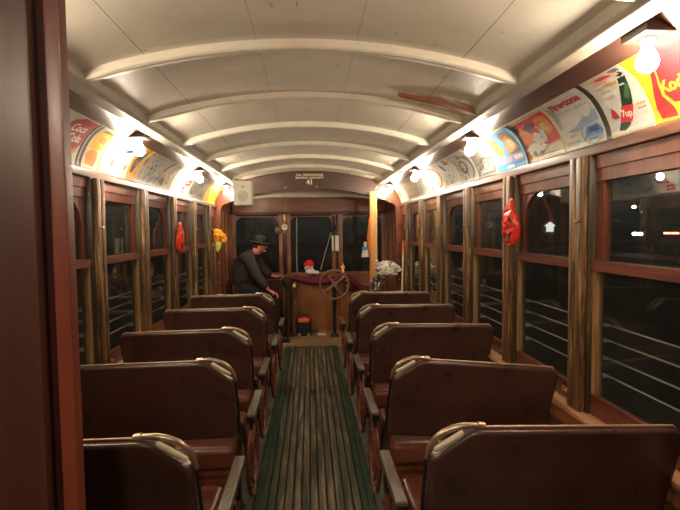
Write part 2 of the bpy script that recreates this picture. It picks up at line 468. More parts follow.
# ------------------------------------------------------------------ floor runner
b = MB()
NS = 11; xa, xb = -.262, .274
pitch = (xb-xa)/NS
for i in range(NS):
    x0 = xa+pitch*i+.0055
    for (ya, yb_) in ((YB+.05,2.2),(2.203,4.6),(4.603,6.30)):
        b.box((x0,ya,-.003),(x0+pitch-.011,yb_,.012), None, .002, 1)
runner = empty('floor_runner', (0.006,3,0), label='worn slatted wooden floor runner with green painted edges along the aisle', cat='floor runner')
b.build('slat_boards', M['slats'], runner, world=True)
b = MB(); b.box((-.335,YB+.05,-.0035),(.347,6.295,.0005)); b.build('gap_shade_sheet', M['black'], runner, world=True)  # black sheet stands in for the shade in the slat gaps
for x0, x1 in ((-.338,-.300),(-.297,-.264),(.276,.309),(.312,.350)):
    b = MB(); b.box((x0,YB+.05,-.003),(x1,6.30,.011), None, .002, 1); b.build('edge_board', M['greenpaint'], runner, world=True)

# ------------------------------------------------------------------ seats
def make_seat(s):
    """local x from 0 at the aisle edge to .76 at the wall; origin on the floor under the back's top edge"""
    mir = s < 0
    e = empty('tram_seat', (s*.36, 1.36, 0))
    W = .765; H0, H1 = .565, .962
    # backrest
    bk = empty('backrest', (0,0,.75)); bk.parent = e
    pts = [(0,H0+.02),(.012,H0),(W-.03,H0),(W-.012,H0+.02),(W,H1-.045),(W-.010,H1-.018),(W-.035,H1-.004),(.135,H1-.002),(.112,H1-.012),(.004,H1-.098)]
    b = MB(); b.prism(pts, 1, -.028, .032, None, .017, 4)
    for v in b.bm.verts: v.co.y += (H1-v.co.z)*.24
    # puff
    for v in b.bm.verts: pass
    co = b
    o = None
    def fin(mb, name, mat, par, wnn=True):
        for v in mb.bm.verts:
            if mir: v.co.x = -v.co.x
        return mb.build(name, mat, par, wn=wnn, angle=50)
    for v in b.bm.verts: v.co.z -= .75
    bo = fin(b, 'back_cushion', M['leather'], bk)
    def shear(p): return (p[0], p[1]+(H1-p[2])*.24, p[2]-.75)
    b = MB()
    b.tube([shear(p) for p in [(W-.005,.0,H1-.03),(W-.03,.0,H1-.001),(.5,.0,H1+.001),(.150,.0,H1+.002)]], .0042, n=8)
    fin(b, 'top_piping', M['piping'], bk)
    b = MB()
    path = [(.160,0,H1+.003),(.135,0,H1+.006),(.105,0,H1+.006),(.072,0,H1-.001),(.042,0,H1-.015),(.018,0,H1-.038),(.002,0,H1-.070),(-.004,0,H1-.105)]
    b.tube([shear(p) for p in path], [.008,.009,.010,.010,.010,.010,.009,.007], n=10)
    b.tube([shear((.140,0,H1+.006)), shear((.162,0,H1+.003))], .0125, n=10)
    fin(b, 'metal_bow', M['bow'], bk)
    b = MB(); b.tube([shear(p) for p in [(-.004,0,H1-.104),(-.007,0,H1-.25),(-.004,0,H1-.38)]], .006, n=8); fin(b, 'side_trim', M['dark'], bk)
    b = MB(); b.tube([shear(p) for p in [(.016,-.016,H1-.066),(.022,-.020,H1-.060),(.088,-.020,H1-.012),(.094,-.016,H1-.008)]], [.007,.010,.010,.007], n=10)
    fin(b, 'grab_bar', M['bar'], bk)
    # cushion
    b = MB(); b.box((.02,.10,.385),(W-.01,.60,.505), None, .035, 5)
    fin(b, 'seat_cushion', M['cushion'], e)
    b = MB(); b.box((.035,.13,.30),(W-.02,.57,.39), None, .01, 2); b.box((.03,.115,.36),(W-.015,.135,.40), None, .004, 1)
    fin(b, 'seat_frame', M['seatside'], e)
    # armrest
    b = MB(); b.box((-.070,.175,.605),(-.026,.56,.636), None, .007, 3)
    fin(b, 'armrest', M['arm'], e)
    b = MB(); b.box((-.067,.165,.595),(-.029,.176,.628), None, .003, 2); fin(b, 'armrest_cap', M['dark'], e)
    b = MB(); b.box((-.056,.19,.555),(-.040,.22,.606)); fin(b, 'armrest_bracket', M['dark'], e)
    b = MB(); b.box((-.056,.50,.48),(-.040,.53,.606)); fin(b, 'armrest_bracket', M['dark'], e)
    # oval side frame
    b = MB(); n = 36; cy, cz, ry, rz = .355, .375, .185, .225
    def ov(ry, rz, x): return [(x, cy+ry*math.cos(2*PI*i/n), cz+rz*math.sin(2*PI*i/n)) for i in range(n)]
    pl = [(p[1], p[2]) for p in ov(ry-.01, rz-.01, 0)]
    b.prism(pl, 0, -.038, -.018, M['seatside'], .004, 2)
    b.tube(ov(ry, rz, -.034), .013, M['seatside'], 8, closed=True)
    b.tube(ov(ry*.72, rz*.72, -.040), .008, M['seatside'], 8, closed=True)
    b.tube(ov(ry*.4, rz*.4, -.040), .006, M['seatside'], 8, closed=True)
    for i in range(0, n, 3):
        p = ov(ry*1.02, rz*1.02, -.046)[i]; b.ell(p, (.006,.008,.008), M['seatside'], u=8, v=6)
    fin(b, 'side_frame', None, e)
    # pedestal and lever
    b = MB(); b.box((.02,.24,.0),(.10,.46,.015), None, .004); b.prism([(.29,.01),(.41,.01),(.38,.31),(.32,.31)], 0, .035, .085, None, .006)
    fin(b, 'leg', M['iron'], e)
    b = MB(); b.box((W-.14,.24,.0),(W-.06,.46,.015), None, .004); b.prism([(.29,.01),(.41,.01),(.38,.31),(.32,.31)], 0, W-.125, W-.075, None, .006)
    fin(b, 'leg', M['iron'], e)
    b = MB(); b.tube([(-.012,.30,.33),(-.014,.24,.45),(-.012,.17,.56),(-.008,.11,.62)], .011, n=8)
    fin(b, 'back_lever', M['iron'], e)
    b = MB(); b.tube([(W-.002,.30,.33),(W+.004,.22,.47),(W+.004,.14,.60),(W+.002,.07,.74)], .010, n=8); b.ell((W+.006,.075,.735),(.012,.016,.016))
    fin(b, 'back_lever', M['iron'], e)
    return e

LAB_L = ['nearest brown leather tram seat on the left, cut off by the door post',
         'second brown leather tram seat on the left counting from the door post',
         'middle brown leather tram seat of the left row, below the second window post',
         'fourth brown leather tram seat in the left row, next before the farthest',
         'farthest brown leather tram seat on the left, just behind the motorman']
LAB_R = ['nearest brown leather tram seat on the right, cut off by the bottom edge',
         'second brown leather tram seat on the right, its back drooping towards the window',
         'middle brown leather tram seat of the right row',
         'fourth brown leather tram seat in the right row, just before the farthest',
         'farthest brown leather tram seat on the right, below the fluffy white garland']
ROWS_L = [1.36, 2.17, 2.865, 3.64, 4.44]; ROWS_R = [1.36, 2.14, 2.90, 3.65, 4.44]
TILT_L = [.0, .5, .5, 0, 0.3]; TILT_R = [.8, 4.2, .8, .3, .5]; YAW_R = [-2, -3, -1, 0, -1]
bpy.context.view_layer.update()
for s, rows, labs, tilts in ((-1, ROWS_L, LAB_L, TILT_L), (1, ROWS_R, LAB_R, TILT_R)):
    proto = make_seat(s)
    bx = {0:.345, 1:.355, 2:.368, 3:.350, 4:.345} if s < 0 else {0:.345, 1:.365, 2:.378, 3:.370, 4:.372}
    for i, y in enumerate(rows):
        o = proto if i == 0 else copy_tree(proto)
        o.location = (s*bx[i], y, 0)
        tag(o, labs[i], 'seat', 'reversible tram seats along the left wall' if s < 0 else 'reversible tram seats along the right wall')
    for i, y in enumerate(rows):
        o = [x for x in bpy.data.objects if x.get('label') == labs[i]][0]
        for ch in bpy.data.objects:
            if ch.parent == o and ch.name.startswith('backrest'):
                ch.rotation_euler = (0, s*R(tilts[i]), s*R(YAW_R[i]) if s > 0 else 0)

# ------------------------------------------------------------------ ceiling lamps
def make_lamp(s):
    e = empty('bulb_light', (s*.995, 1.36, 2.10))
    def loc(p): return (s*(p[0]-.995), p[1]-1.36, p[2]-2.10)
    b = MB()
    b.prism([(s*(x-.995), z-2.10) for x, z in [(.950,2.101),(1.040,2.101),(1.040,2.1035),(.957,2.1498),(.950,2.1495)]], 1, -.055, .055, None, .0015, 1)
    b.build('bracket', M['lampwood'], e)
    b = MB(); b.lathe([(.020,.0),(.020,-.012),(.016,-.018),(.014,-.028)], (0,0,0), None, 20); b.build('socket', M['white'], e)
    b = MB(); b.lathe([(.010,-.016),(.013,-.024),(.016,-.032),(.024,-.046),(.0295,-.058),(.031,-.068),(.029,-.080),(.022,-.091),(.012,-.097),(.003,-.099)], (0,0,0), None, 20); b.build('bulb', M['bulb'], e)
    return e
LAMPY = [-.19, 1.36, 2.905, 4.45, 5.85]
LL = {('L',1):'bare lit bulb on the left cove, hidden behind the near door post', ('L',2):'largest lit bare bulb above the left posters',
      ('L',3):'middle lit bare bulb above the left posters', ('L',4):'farthest lit bare bulb on the left, partly behind the white speaker',
      ('R',1):'big lit bare bulb at the top right, next to the yellow and red film poster', ('R',2):'lit bare bulb above the right posters, beside the blue poster',
      ('R',3):'third lit bare bulb along the right cove, above the round red drawing', ('R',4):'farthest lit bare bulb on the right, next to the brown arch'}
for s, c in ((-1,'L'),(1,'R')):
    p = make_lamp(s)
    for i, y in enumerate(LAMPY):
        if i == 0 and s > 0: continue
        o = p if i == (0 if s < 0 else 1) else copy_tree(p)
        o.location = (s*.995, y, 2.10)
        tag(o, LL.get((c,i), 'lit bare bulb on the left cove behind the camera'), 'light bulb', 'bare bulbs along the two coves')

# ------------------------------------------------------------------ posters
def cove_param():
    L = [0]
    for a, c in zip(COVE, COVE[1:]): L.append(L[-1]+math.dist(a, c))
    return L
CL = cove_param(); CTOT = CL[-1]
def cove_pt(t, off):
    """t 1 at top .. 0 at bottom"""
    d = max(0, min(1, 1-t))*CTOT
    for i in range(len(CL)-1):
        if d <= CL[i+1]+1e-9:
            f = (d-CL[i])/(CL[i+1]-CL[i]); a, c = COVE[i], COVE[i+1]
            x = a[0]+(c[0]-a[0])*f; z = a[1]+(c[1]-a[1])*f
            tx, tz = c[0]-a[0], c[1]-a[1]; l = math.hypot(tx, tz)
            return x - off*(-tz/l), z - off*(tx/l)
    return COVE[-1]
class Poster:
    def __init__(s, side, y0, y1, base, lift=.0035, top=.985, bot=.03, skew=0):
        s.side = side; s.y0, s.y1 = y0, y1; s.lift = lift; s.top = top; s.bot = bot; s.n = 0
        s.w = y1-y0; s.h = CTOT*(top-bot); s.b = MB(); s.skew = skew
        # base sheet with thickness
        N = 14; i0 = []
        for (o_) in (s.lift, s.lift-.003):
            rows = []
            for i in range(N+1):
                rows.append([s.b.bm.verts.new(s.map(u, i/N, o_)) for u in (0, .5, 1)])
            i0.append(rows)
        fs = []
        F_, B_ = i0
        for i in range(N):
            for j in range(2):
                fs.append(s.b.bm.faces.new([F_[i][j],F_[i][j+1],F_[i+1][j+1],F_[i+1][j]]))
                fs.append(s.b.bm.faces.new([B_[i][j],B_[i+1][j],B_[i+1][j+1],B_[i][j+1]]))
            for j in (0,2): fs.append(s.b.bm.faces.new([F_[i][j],F_[i+1][j],B_[i+1][j],B_[i][j]]))
        for i in (0,N):
            for j in (0,1): fs.append(s.b.bm.faces.new([F_[i][j],F_[i][j+1],B_[i][j+1],B_[i][j]]))
        s.b._mat(fs, PAL[base])
    def map(s, u, v, off):
        t = s.bot + (s.top-s.bot)*v
        x, z = cove_pt(t, off)
        uu = u
        y = (s.y1 - uu*s.w) if s.side > 0 else (s.y0 + uu*s.w)
        return (s.side*x, y + s.skew*(v-.5), z)
    def tri(s, verts, faces, col):
        """2D verts in u,v (0..1); subdivided and draped"""
        t = bmesh.new(); vs = [t.verts.new((p[0]*s.w, p[1]*s.h, 0)) for p in verts]
        for f in faces:
            try: t.faces.new([vs[i] for i in f])
            except ValueError: pass
        bmesh.ops.triangulate(t, faces=t.faces)
        for _ in range(4):
            ed = [e for e in t.edges if e.calc_length() > .022]
            if not ed: break
            bmesh.ops.subdivide_edges(t, edges=ed, cuts=1)
            bmesh.ops.triangulate(t, faces=t.faces)
        s.n += 1; off = s.lift + .0005 + .00022*s.n
        for v in t.verts: v.co = Vector(s.map(v.co.x/s.w, v.co.y/s.h, off))
        s.b.merge(t, PAL[col])
    def poly(s, pts, col): s.tri(pts, [list(range(len(pts)))], col); return s
    def rect(s, x0, y0, x1, y1, col): return s.poly([(x0,y0),(x1,y0),(x1,y1),(x0,y1)], col)
    def ell(s, cx, cy, rx, ry, col, n=22, a0=0, a1=360): return s.poly([(cx+rx*math.cos(R(a0+(a1-a0)*i/n)), cy+ry*math.sin(R(a0+(a1-a0)*i/n))) for i in range(n)], col)
    def ring(s, cx, cy, rx, ry, wd, col, n=26, a0=0, a1=360):
        o = [(cx+rx*math.cos(R(a0+(a1-a0)*i/n)), cy+ry*math.sin(R(a0+(a1-a0)*i/n))) for i in range(n+1)]
        q = [(cx+rx*wd*math.cos(R(a0+(a1-a0)*i/n)), cy+ry*wd*math.sin(R(a0+(a1-a0)*i/n))) for i in range(n+1)]
        s.tri(o+q, [(i,i+1,n+2+i,n+1+i) for i in range(n)], col); return s
    def text(s, txt, x, y, size, col, rot=0, bold=.0, ax='CENTER', stretch=1.0, shear=0):
        """size in metres of letter height; x,y in u,v of the centre"""
        cu = bpy.data.curves.new('t', 'FONT'); cu.body = txt; cu.size = size*1.4; cu.align_x = ax; cu.align_y = 'CENTER'; cu.offset = bold; cu.resolution_u = 3; cu.shear = shear
        o = bpy.data.objects.new('t', cu); COL.objects.link(o)
        dg = bpy.context.evaluated_depsgraph_get(); me = bpy.data.meshes.new_from_object(o.evaluated_get(dg))
        c_, s_ = math.cos(R(rot)), math.sin(R(rot)); vs = []
        for v in me.vertices:
            a, d = v.co.x*stretch, v.co.y
            vs.append((x + (a*c_-d*s_)/s.w, y + (a*s_+d*c_)/s.h))
        s.tri(vs, [list(p.vertices) for p in me.polygons], col)
        bpy.data.objects.remove(o); bpy.data.curves.remove(cu); bpy.data.meshes.remove(me)
        return s
    def scrib(s, seed, cols, n=30, box=(.06,.06,.94,.94), sz=(.02,.10)):
        rd = random.Random(seed)
        for i in range(n):
            c = rd.choice(cols); x = rd.uniform(box[0],box[2]); y = rd.uniform(box[1],box[3]); w = rd.uniform(*sz); h = rd.uniform(*sz)*1.2; a = rd.uniform(0, PI)
            k = rd.randint(5, 8)
            pts = [(min(.99,max(.01,x+w*math.cos(a+2*PI*j/k)*rd.uniform(.5,1))), min(.99,max(.01,y+h*math.sin(a+2*PI*j/k)*rd.uniform(.5,1)))) for j in range(k)]
            try: s.poly(pts, c); s.n -= .8
            except Exception: pass
        return s
    def lines(s, x0, x1, y, n, dy, th, col, seed=1):
        rd = random.Random(seed)
        for i in range(n):
            x = x0
            while x < x1-.03:
                w = min(rd.uniform(.03,.09), x1-x); s.rect(x, y-i*dy-th/2, x+w, y-i*dy+th/2, col); s.n -= .95; x += w+.02
        return s
    def done(s, label, group=None):
        o = s.b.build('advertising_poster', smooth=False)
        return tag(o, label, 'poster', group)
GR = 'vintage advertising cards in the right cove'; GL = 'vintage advertising cards in the left cove'
# right side, near to far
p = Poster(1, .99, 1.568, 'yellow')
p.poly([(.165,.99),(.115,.72),(.05,.38),(.035,.20),(.06,.05),(.18,.03),(.16,.16),(.105,.34),(.115,.50),(.15,.72),(.20,.99)], 'red')
p.poly([(.21,.99),(.155,.68),(.122,.47),(.122,.36),(.17,.22),(.24,.18),(.97,.20),(.97,.99)], 'red')
p.text('Kodak', .240, .43, .040, 'yellow', 0, .0018)
p.done('yellow and red Kodak film card at the right edge of the photo', GR)
p = Poster(1, 1.575, 1.803, 'beige')
p.rect(.03,.03,.99,.97,'palegrey')
p.poly([(.22,.07),(.33,.24),(.46,.40),(.51,.50),(.61,.65),(.70,.76),(.80,.90),(.90,.91),(.93,.84),(.86,.72),(.78,.53),(.72,.41),(.62,.28),(.52,.12),(.38,.05)], 'darkgreen')
p.poly([(.60,.52),(.68,.46),(.84,.66),(.80,.72)], 'green')
p.poly([(.30,.19),(.45,.41),(.72,.38),(.57,.15)],'red').text('7up', .51, .285, .026, 'white', -6, .0012)
p.poly([(.14,.96),(.46,.98),(.78,.95),(.88,.88),(.78,.86),(.60,.88),(.48,.82),(.30,.84)], 'pink').poly([(.30,.95),(.56,.96),(.74,.92),(.66,.90),(.44,.90)], 'darkred').poly([(.30,.80),(.52,.82),(.70,.80),(.66,.74),(.46,.76)],'gold')
p.poly([(.70,.98),(.92,.99),(.98,.94),(.84,.92)],'darkgrey')
for i, (x, y) in enumerate(((.16,.84),(.18,.76),(.20,.68),(.22,.58))): p.rect(x,y,x+.24,y+.035,'pink')
p.poly([(.16,.30),(.22,.44),(.30,.36),(.34,.26),(.24,.26)],'darkred').lines(.80,.98,.36,2,.06,.02,'orange',4)
p.done('pale card with a green 7up bottle being poured', GR)
p = Poster(1, 1.806, 1.832, 'black', top=.99, bot=.01)
p.done('narrow black band between the bottle card and the Firestone card', GR)
p = Poster(1, 1.835, 2.128, 'palegrey')
p.text('Firestone', .50, .835, .034, 'darkred', 0, .0030, stretch=1.22)
p.lines(.12,.90,.68,1,.05,.022,'grey',3).poly([(.02,.40),(.10,.42),(.16,.74),(.06,.88),(.02,.88)],'grey')
p.poly([(.15,.33),(.40,.36),(.56,.44),(.62,.46),(.66,.52),(.74,.46),(.84,.48),(.90,.56),(.98,.54),(.98,.36),(.80,.34),(.60,.32),(.40,.28)], 'paleblue')
p.ring(.72,.20,.24,.20,.88,'paleblue').poly([(.52,.08),(.94,.07),(.98,.20),(.90,.31),(.66,.31),(.58,.20)], 'blue').rect(.68,.20,.90,.28,'navy').rect(.60,.10,.92,.14,'paleblue').ell(.62,.09,.06,.05,'grey').ell(.90,.09,.06,.05,'grey')
p.poly([(.20,.26),(.36,.28),(.34,.22),(.22,.20)],'pink').lines(.1,.45,.13,2,.06,.02,'grey',9)
p.done('grey Firestone card with red lettering and a blue car drawing', GR)
p = Poster(1, 2.14, 2.55, 'cream', lift=.004)
p.poly([(.16,.30),(.14,.88),(.97,.93),(.98,.27),(.72,.26),(.4,.3)], 'red')
p.poly([(.60,.50),(.66,.78),(.80,.88),(.92,.82),(.94,.50),(.80,.40)], 'orange').poly([(.70,.5),(.74,.8),(.82,.82),(.86,.5)],'gold')
p.poly([(.16,.40),(.30,.30),(.46,.42),(.44,.70),(.28,.78),(.16,.62)], 'orange').poly([(.34,.70),(.52,.84),(.60,.80),(.56,.66),(.44,.58)],'navy').poly([(.14,.78),(.22,.70),(.28,.82),(.20,.92)],'black')
p.poly([(.38,.34),(.60,.28),(.76,.36),(.72,.58),(.50,.56)], 'palegrey').poly([(.20,.16),(.50,.14),(.70,.26),(.40,.38),(.18,.30)], 'white').ell(.34,.16,.05,.05,'brown').ell(.50,.14,.05,.04,'darkgrey').rect(.16,.90,.40,.97,'gold').lines(.44,.92,.955,1,.05,.025,'brown',7)
p.poly([(.12,.06),(.22,.08),(.20,.24),(.12,.24)],'orange')
p.scrib(5,['darkred','orange','skin','palegrey'],16,(.2,.3,.8,.75),(.015,.04)).lines(.45,.92,.10,2,.05,.02,'beige',3)
p.done('cream bordered card with a big red and orange picture, left of Firestone', GR)
p = Poster(1, 2.50, 2.91, 'skyblue', lift=.012, top=.97, bot=0.0)
p.rect(.0,.0,1,.17,'blue').rect(.03,.18,.97,.33,'purple')
p.poly([(.16,.80),(.22,.92),(.34,.92),(.40,.74),(.44,.52),(.42,.36),(.26,.36),(.16,.46),(.10,.64)],'brown').poly([(.26,.50),(.36,.72),(.46,.52),(.42,.36),(.26,.36)],'gold')
p.poly([(.56,.84),(.66,.92),(.82,.90),(.88,.76),(.92,.50),(.88,.36),(.58,.36),(.54,.50),(.60,.66)],'brown').poly([(.64,.76),(.78,.80),(.90,.46),(.62,.38),(.56,.50)],'gold').ell(.76,.58,.08,.12,'cream')
p.rect(.06,.20,.34,.31,'white').rect(.68,.21,.94,.31,'white').ell(.50,.255,.10,.06,'pink')
p.text('LABAS', .5, .085, .024, 'white', 0, .001).text('1', .42, .93, .014,'white')
p.poly([(0,0),(.014,0),(.014,1),(0,1)],'white').poly([(.986,0),(1,0),(1,1),(.986,1)],'white').rect(0,.98,1,1,'white')
p.done('bright blue card with two brown dog cartoons, curling off the cove', GR)
p = Poster(1, 2.92, 3.265, 'grey')
p.poly([(.30,.98),(.98,.98),(.98,.44),(.70,.60)],'purple').poly([(.02,.04),(.98,.04),(.98,.46),(.55,.52),(.20,.40)],'darkgrey').ell(.5,.30,.30,.16,'grey').poly([(.1,.2),(.5,.34),(.9,.30),(.8,.12),(.3,.1)],'palegrey').poly([(0,.02),(.04,.02),(.04,.98),(0,.98)],'white')
p.scrib(8,['darkgrey','grey','palegrey'],26,(.1,.08,.9,.5),(.02,.08)).done('dark grey and violet card right beside the second right bulb', GR)
p = Poster(1, 3.28, 3.635, 'palegrey')
p.ring(.60,.42,.36,.40,.84,'black',a0=-60,a1=120).ell(.46,.46,.20,.22,'darkgrey').ell(.46,.48,.12,.14,'palegrey').ell(.34,.12,.09,.08,'darkgrey').rect(.5,.75,.9,.8,'grey')
p.scrib(9,['grey','darkgrey','pink','darkred'],24,(.08,.1,.6,.9),(.02,.07)).done('white card with a black ring drawing, near the second right bulb', GR)
p = Poster(1, 3.65, 4.04, 'white')
p.poly([(.62,.78),(.80,.72),(.76,.96),(.66,.98)],'darkred').poly([(.20,.88),(.34,.80),(.44,.60),(.38,.54),(.24,.70)],'black').lines(.10,.55,.40,5,.07,.025,'grey',2).scrib(12,['grey','palegrey','gold','darkgrey'],18,(.1,.1,.9,.9),(.02,.06)).done('white card with thin grey sketches and a dark red spot', GR)
p = Poster(1, 4.055, 4.52, 'white')
p.ring(.50,.50,.44,.46,.82,'red',a0=-70,a1=110).text('Lady', .42, .70, .045, 'red', -22, .001).text('Fair', .40, .50, .045, 'red', -22, .001).text('Day', .44,.26,.04,'red',-22,.001).poly([(.05,.02),(.18,.06),(.16,.30),(.04,.26)],'navy').done('white card with round red hand lettering, third right bulb above it', GR)
p = Poster(1, 4.54, 4.95, 'palegrey')
p.poly([(.4,.95),(.5,.96),(.66,.62),(.56,.6)],'red').scrib(14,['white','pink','beige','orange'],22).rect(.06,.05,.16,.40,'paleblue').done('pale card with a small red stroke and a blue corner, far right cove', GR)
p = Poster(1, 4.97, 5.64, 'beige')
p.scrib(15,['gold','grey','palegrey','cream'],30).rect(.1,.1,.9,.14,'brown').done('dull beige card in the far right cove', GR)
p = Poster(1, 5.66, 6.10, 'cream')
p.ring(.55,.42,.36,.46,.90,'grey').ell(.32,.42,.17,.18,'orange').scrib(16,['palegrey','white','gold'],18,(.5,.1,.95,.9),(.03,.08)).done('farthest right card, cream with an orange red dot', GR)
# left side, near to far
p = Poster(-1, 2.10, 2.51, 'greenwhite')
p.poly([(.50,.36),(.46,.60),(.52,.86),(.66,.98),(.99,.98),(.99,.42),(.86,.30),(.66,.24)],'darkred').poly([(.50,.26),(.66,.16),(.90,.22),(.99,.40),(.86,.30),(.66,.24)],'orange')
p.text('Coca', .74, .72, .045, 'white', 4, .001, shear=.3).text('Cola', .76, .50, .045, 'white', 4, .001, shear=.3)
p.done('pale green card with a dark red soft drink emblem, next to the door post', GL)
p = Poster(-1, 2.515, 2.565, 'black'); p.rect(.2,.02,.6,.98,'grey'); p.done('narrow dark strip card between the red disc card and the yellow card', GL)
p = Poster(-1, 2.57, 2.76, 'cream')
p.poly([(.12,.45),(.10,.80),(.35,.96),(.85,.96),(.92,.70),(.84,.46),(.5,.38)],'yellow').poly([(.2,.10),(.1,.30),(.3,.42),(.7,.40),(.85,.24),(.7,.06)],'orange').poly([(.35,.76),(.8,.74),(.8,.60),(.4,.62)],'orange').text('Kix',.5,.52,.03,'brown',0).rect(.2,.88,.8,.93,'darkgrey').done('yellow and orange card, second from the door post', GL)
p = Poster(-1, 2.77, 2.985, 'cream')
p.rect(0,0,.06,1,'paleyellow').rect(0,.94,1,1,'paleyellow').ell(.70,.30,.14,.10,'darkgrey').lines(.10,.42,.60,8,.07,.03,'darkgrey',5).poly([(.28,.70),(.4,.66),(.5,.76),(.36,.84)],'black').poly([(.5,.86),(.62,.84),(.66,.92),(.56,.96)],'brown').lines(.15,.9,.10,2,.06,.02,'grey',8).done('cream card with small black print and an inset dark figure', GL)
p = Poster(-1, 3.00, 3.17, 'white')
p.poly([(.10,.60),(.50,.66),(.92,.80),(.90,.92),(.60,.78),(.14,.70)],'navy').text('Ford',.5,.84,.03,'navy',6,.001).ell(.5,.30,.25,.12,'palegrey').scrib(22,['paleblue','grey','darkgrey'],12,(.1,.08,.9,.45),(.03,.09)).done('white card with dark blue lettering, third from the door post', GL)
p = Poster(-1, 3.18, 3.34, 'yellow')
p.poly([(.22,.22),(.18,.50),(.40,.78),(.74,.86),(.80,.66),(.60,.36),(.42,.20)],'navy').ell(.48,.50,.14,.12,'brown').rect(.05,.02,.9,.08,'orange').done('yellow card with a dark blue oval shape, left of the first left bulb', GL)
p = Poster(-1, 3.35, 3.44, 'cream')
p.ell(.5,.62,.26,.14,'orange').ell(.5,.24,.30,.14,'pink').rect(.1,.9,.9,.96,'gold').done('narrow cream card with two orange spots under the first left bulb', GL)
p = Poster(-1, 3.45, 3.78, 'palegrey')
p.scrib(25,['grey','beige','darkgrey','gold','paleblue'],40,(.08,.08,.92,.85),(.03,.09)).done('faded grey photograph card just beyond the first left bulb', GL)
p = Poster(-1, 3.79, 4.13, 'beige')
for i in range(4): p.poly([(.05+.2*i,.55),(.15+.2*i,.52),(.40+.2*i if .4+.2*i<.98 else .98,.97),(.28+.2*i if .28+.2*i<.98 else .97,.97)], ['black','gold','darkgrey','brown'][i])
p.poly([(.05,.3),(.3,.25),(.35,.5),(.1,.5)],'gold').ell(.26,.24,.14,.14,'darkgrey').scrib(26,['cream','gold','brown','beige'],14,(.3,.08,.9,.5)).done('beige card with dark diagonal stripes in the middle of the left cove', GL)
p = Poster(-1, 4.14, 4.74, 'white')
p.poly([(.56,.06),(.74,.06),(.74,.30),(.56,.30)],'red').poly([(.62,.34),(.92,.40),(.94,.66),(.66,.56)],'red').poly([(.62,.14),(.7,.14),(.7,.2),(.62,.2)],'white').poly([(.70,.44),(.84,.48),(.84,.54),(.72,.52)],'white').lines(.08,.5,.5,4,.08,.02,'palegrey',2).ell(.25,.75,.1,.1,'palegrey').done('white card with a bold red figure, before the second left bulb', GL)
p = Poster(-1, 4.75, 5.35, 'palegrey')
p.scrib(28,['grey','beige','pink','darkgrey'],34).done('grey card just beyond the second left bulb', GL)
p = Poster(-1, 5.36, 6.08, 'yellow')
p.poly([(.05,.1),(.3,.1),(.4,.9),(.1,.9)],'paleyellow').rect(.45,.45,.9,.52,'orange').rect(.45,.25,.9,.32,'brown').ell(.6,.75,.15,.12,'cream').done('farthest left card, bright yellow, beside the arch', GL)

# ------------------------------------------------------------------ splintered board
b = MB()
e = empty('broken_ceiling_strip', (.66,2.40,2.2), label='splintered brown wooden strip hanging loose from the white ceiling rib on the right', cat='wood strip')
n = 16; rd = random.Random(4)
b = MB(); rings = []
for i in range(n+1):
    t = i/n; x = .475+.40*t; y = 2.515-.045*t + .006*math.sin(9*t)
    z = arc_z(x)+.020-.012*t
    w = .020+.004*rd.random() if i > 1 else (.004,.016)[i]
    if i == n: w = .009
    rings.append([b.bm.verts.new((x, y-w, z+.012)), b.bm.verts.new((x, y-w, z-.004)), b.bm.verts.new((x, y+w, z-.006)), b.bm.verts.new((x, y+w, z+.010))])
for A, B in zip(rings, rings[1:]):
    for j in range(4): b.bm.faces.new([A[j],A[(j+1)%4],B[(j+1)%4],B[j]])
b.bm.faces.new(rings[0]); b.bm.faces.new(rings[-1])
b.build('bare_wood', M['bare'], e, world=True, smooth=False)
b = MB()
for i in range(26):
    t = rd.uniform(.4,.95); x = .475+.40*t; y = 2.515-.045*t+.05+rd.uniform(-.012,.014)
    b.ell((x, y, arc_z(x)+.026), (rd.uniform(.004,.012), rd.uniform(.004,.01), .008), [M['rib'],M['rib'],M['rib'],M['strip']][i%4], u=8, v=6)
b.build('blistered_paint', None, e, world=True)

# ------------------------------------------------------------------ front bulkhead arch
def arch_bot(x): return 2.085 - .205*(abs(x)/1.10)**2.3
b = MB(); n = 40; T = []; Bm = []
for i in range(n+1):
    x = -1.13+2.26*i/n
    z = min(arc_z(x, 2.345, .93, 2.195) if abs(x) < .93 else 2.195-(abs(x)-.93)*.55, 2.4)
    T.append((x, z)); Bm.append((x, arch_bot(x)))
rings = []
for (x, z), (_, z2) in zip(T, Bm):
    rings.append([b.bm.verts.new((x,YF-.03,z2)), b.bm.verts.new((x,YF-.03,z)), b.bm.verts.new((x,YF+.03,z)), b.bm.verts.new((x,YF+.03,z2))])
fs = []
for A, B in zip(rings, rings[1:]):
    for j in range(4): fs.append(b.bm.faces.new([A[j],A[(j+1)%4],B[(j+1)%4],B[j]]))
b.bm.faces.new(rings[0]); b.bm.faces.new(rings[-1])
wf = structure('wall_front', b, M['arch'])
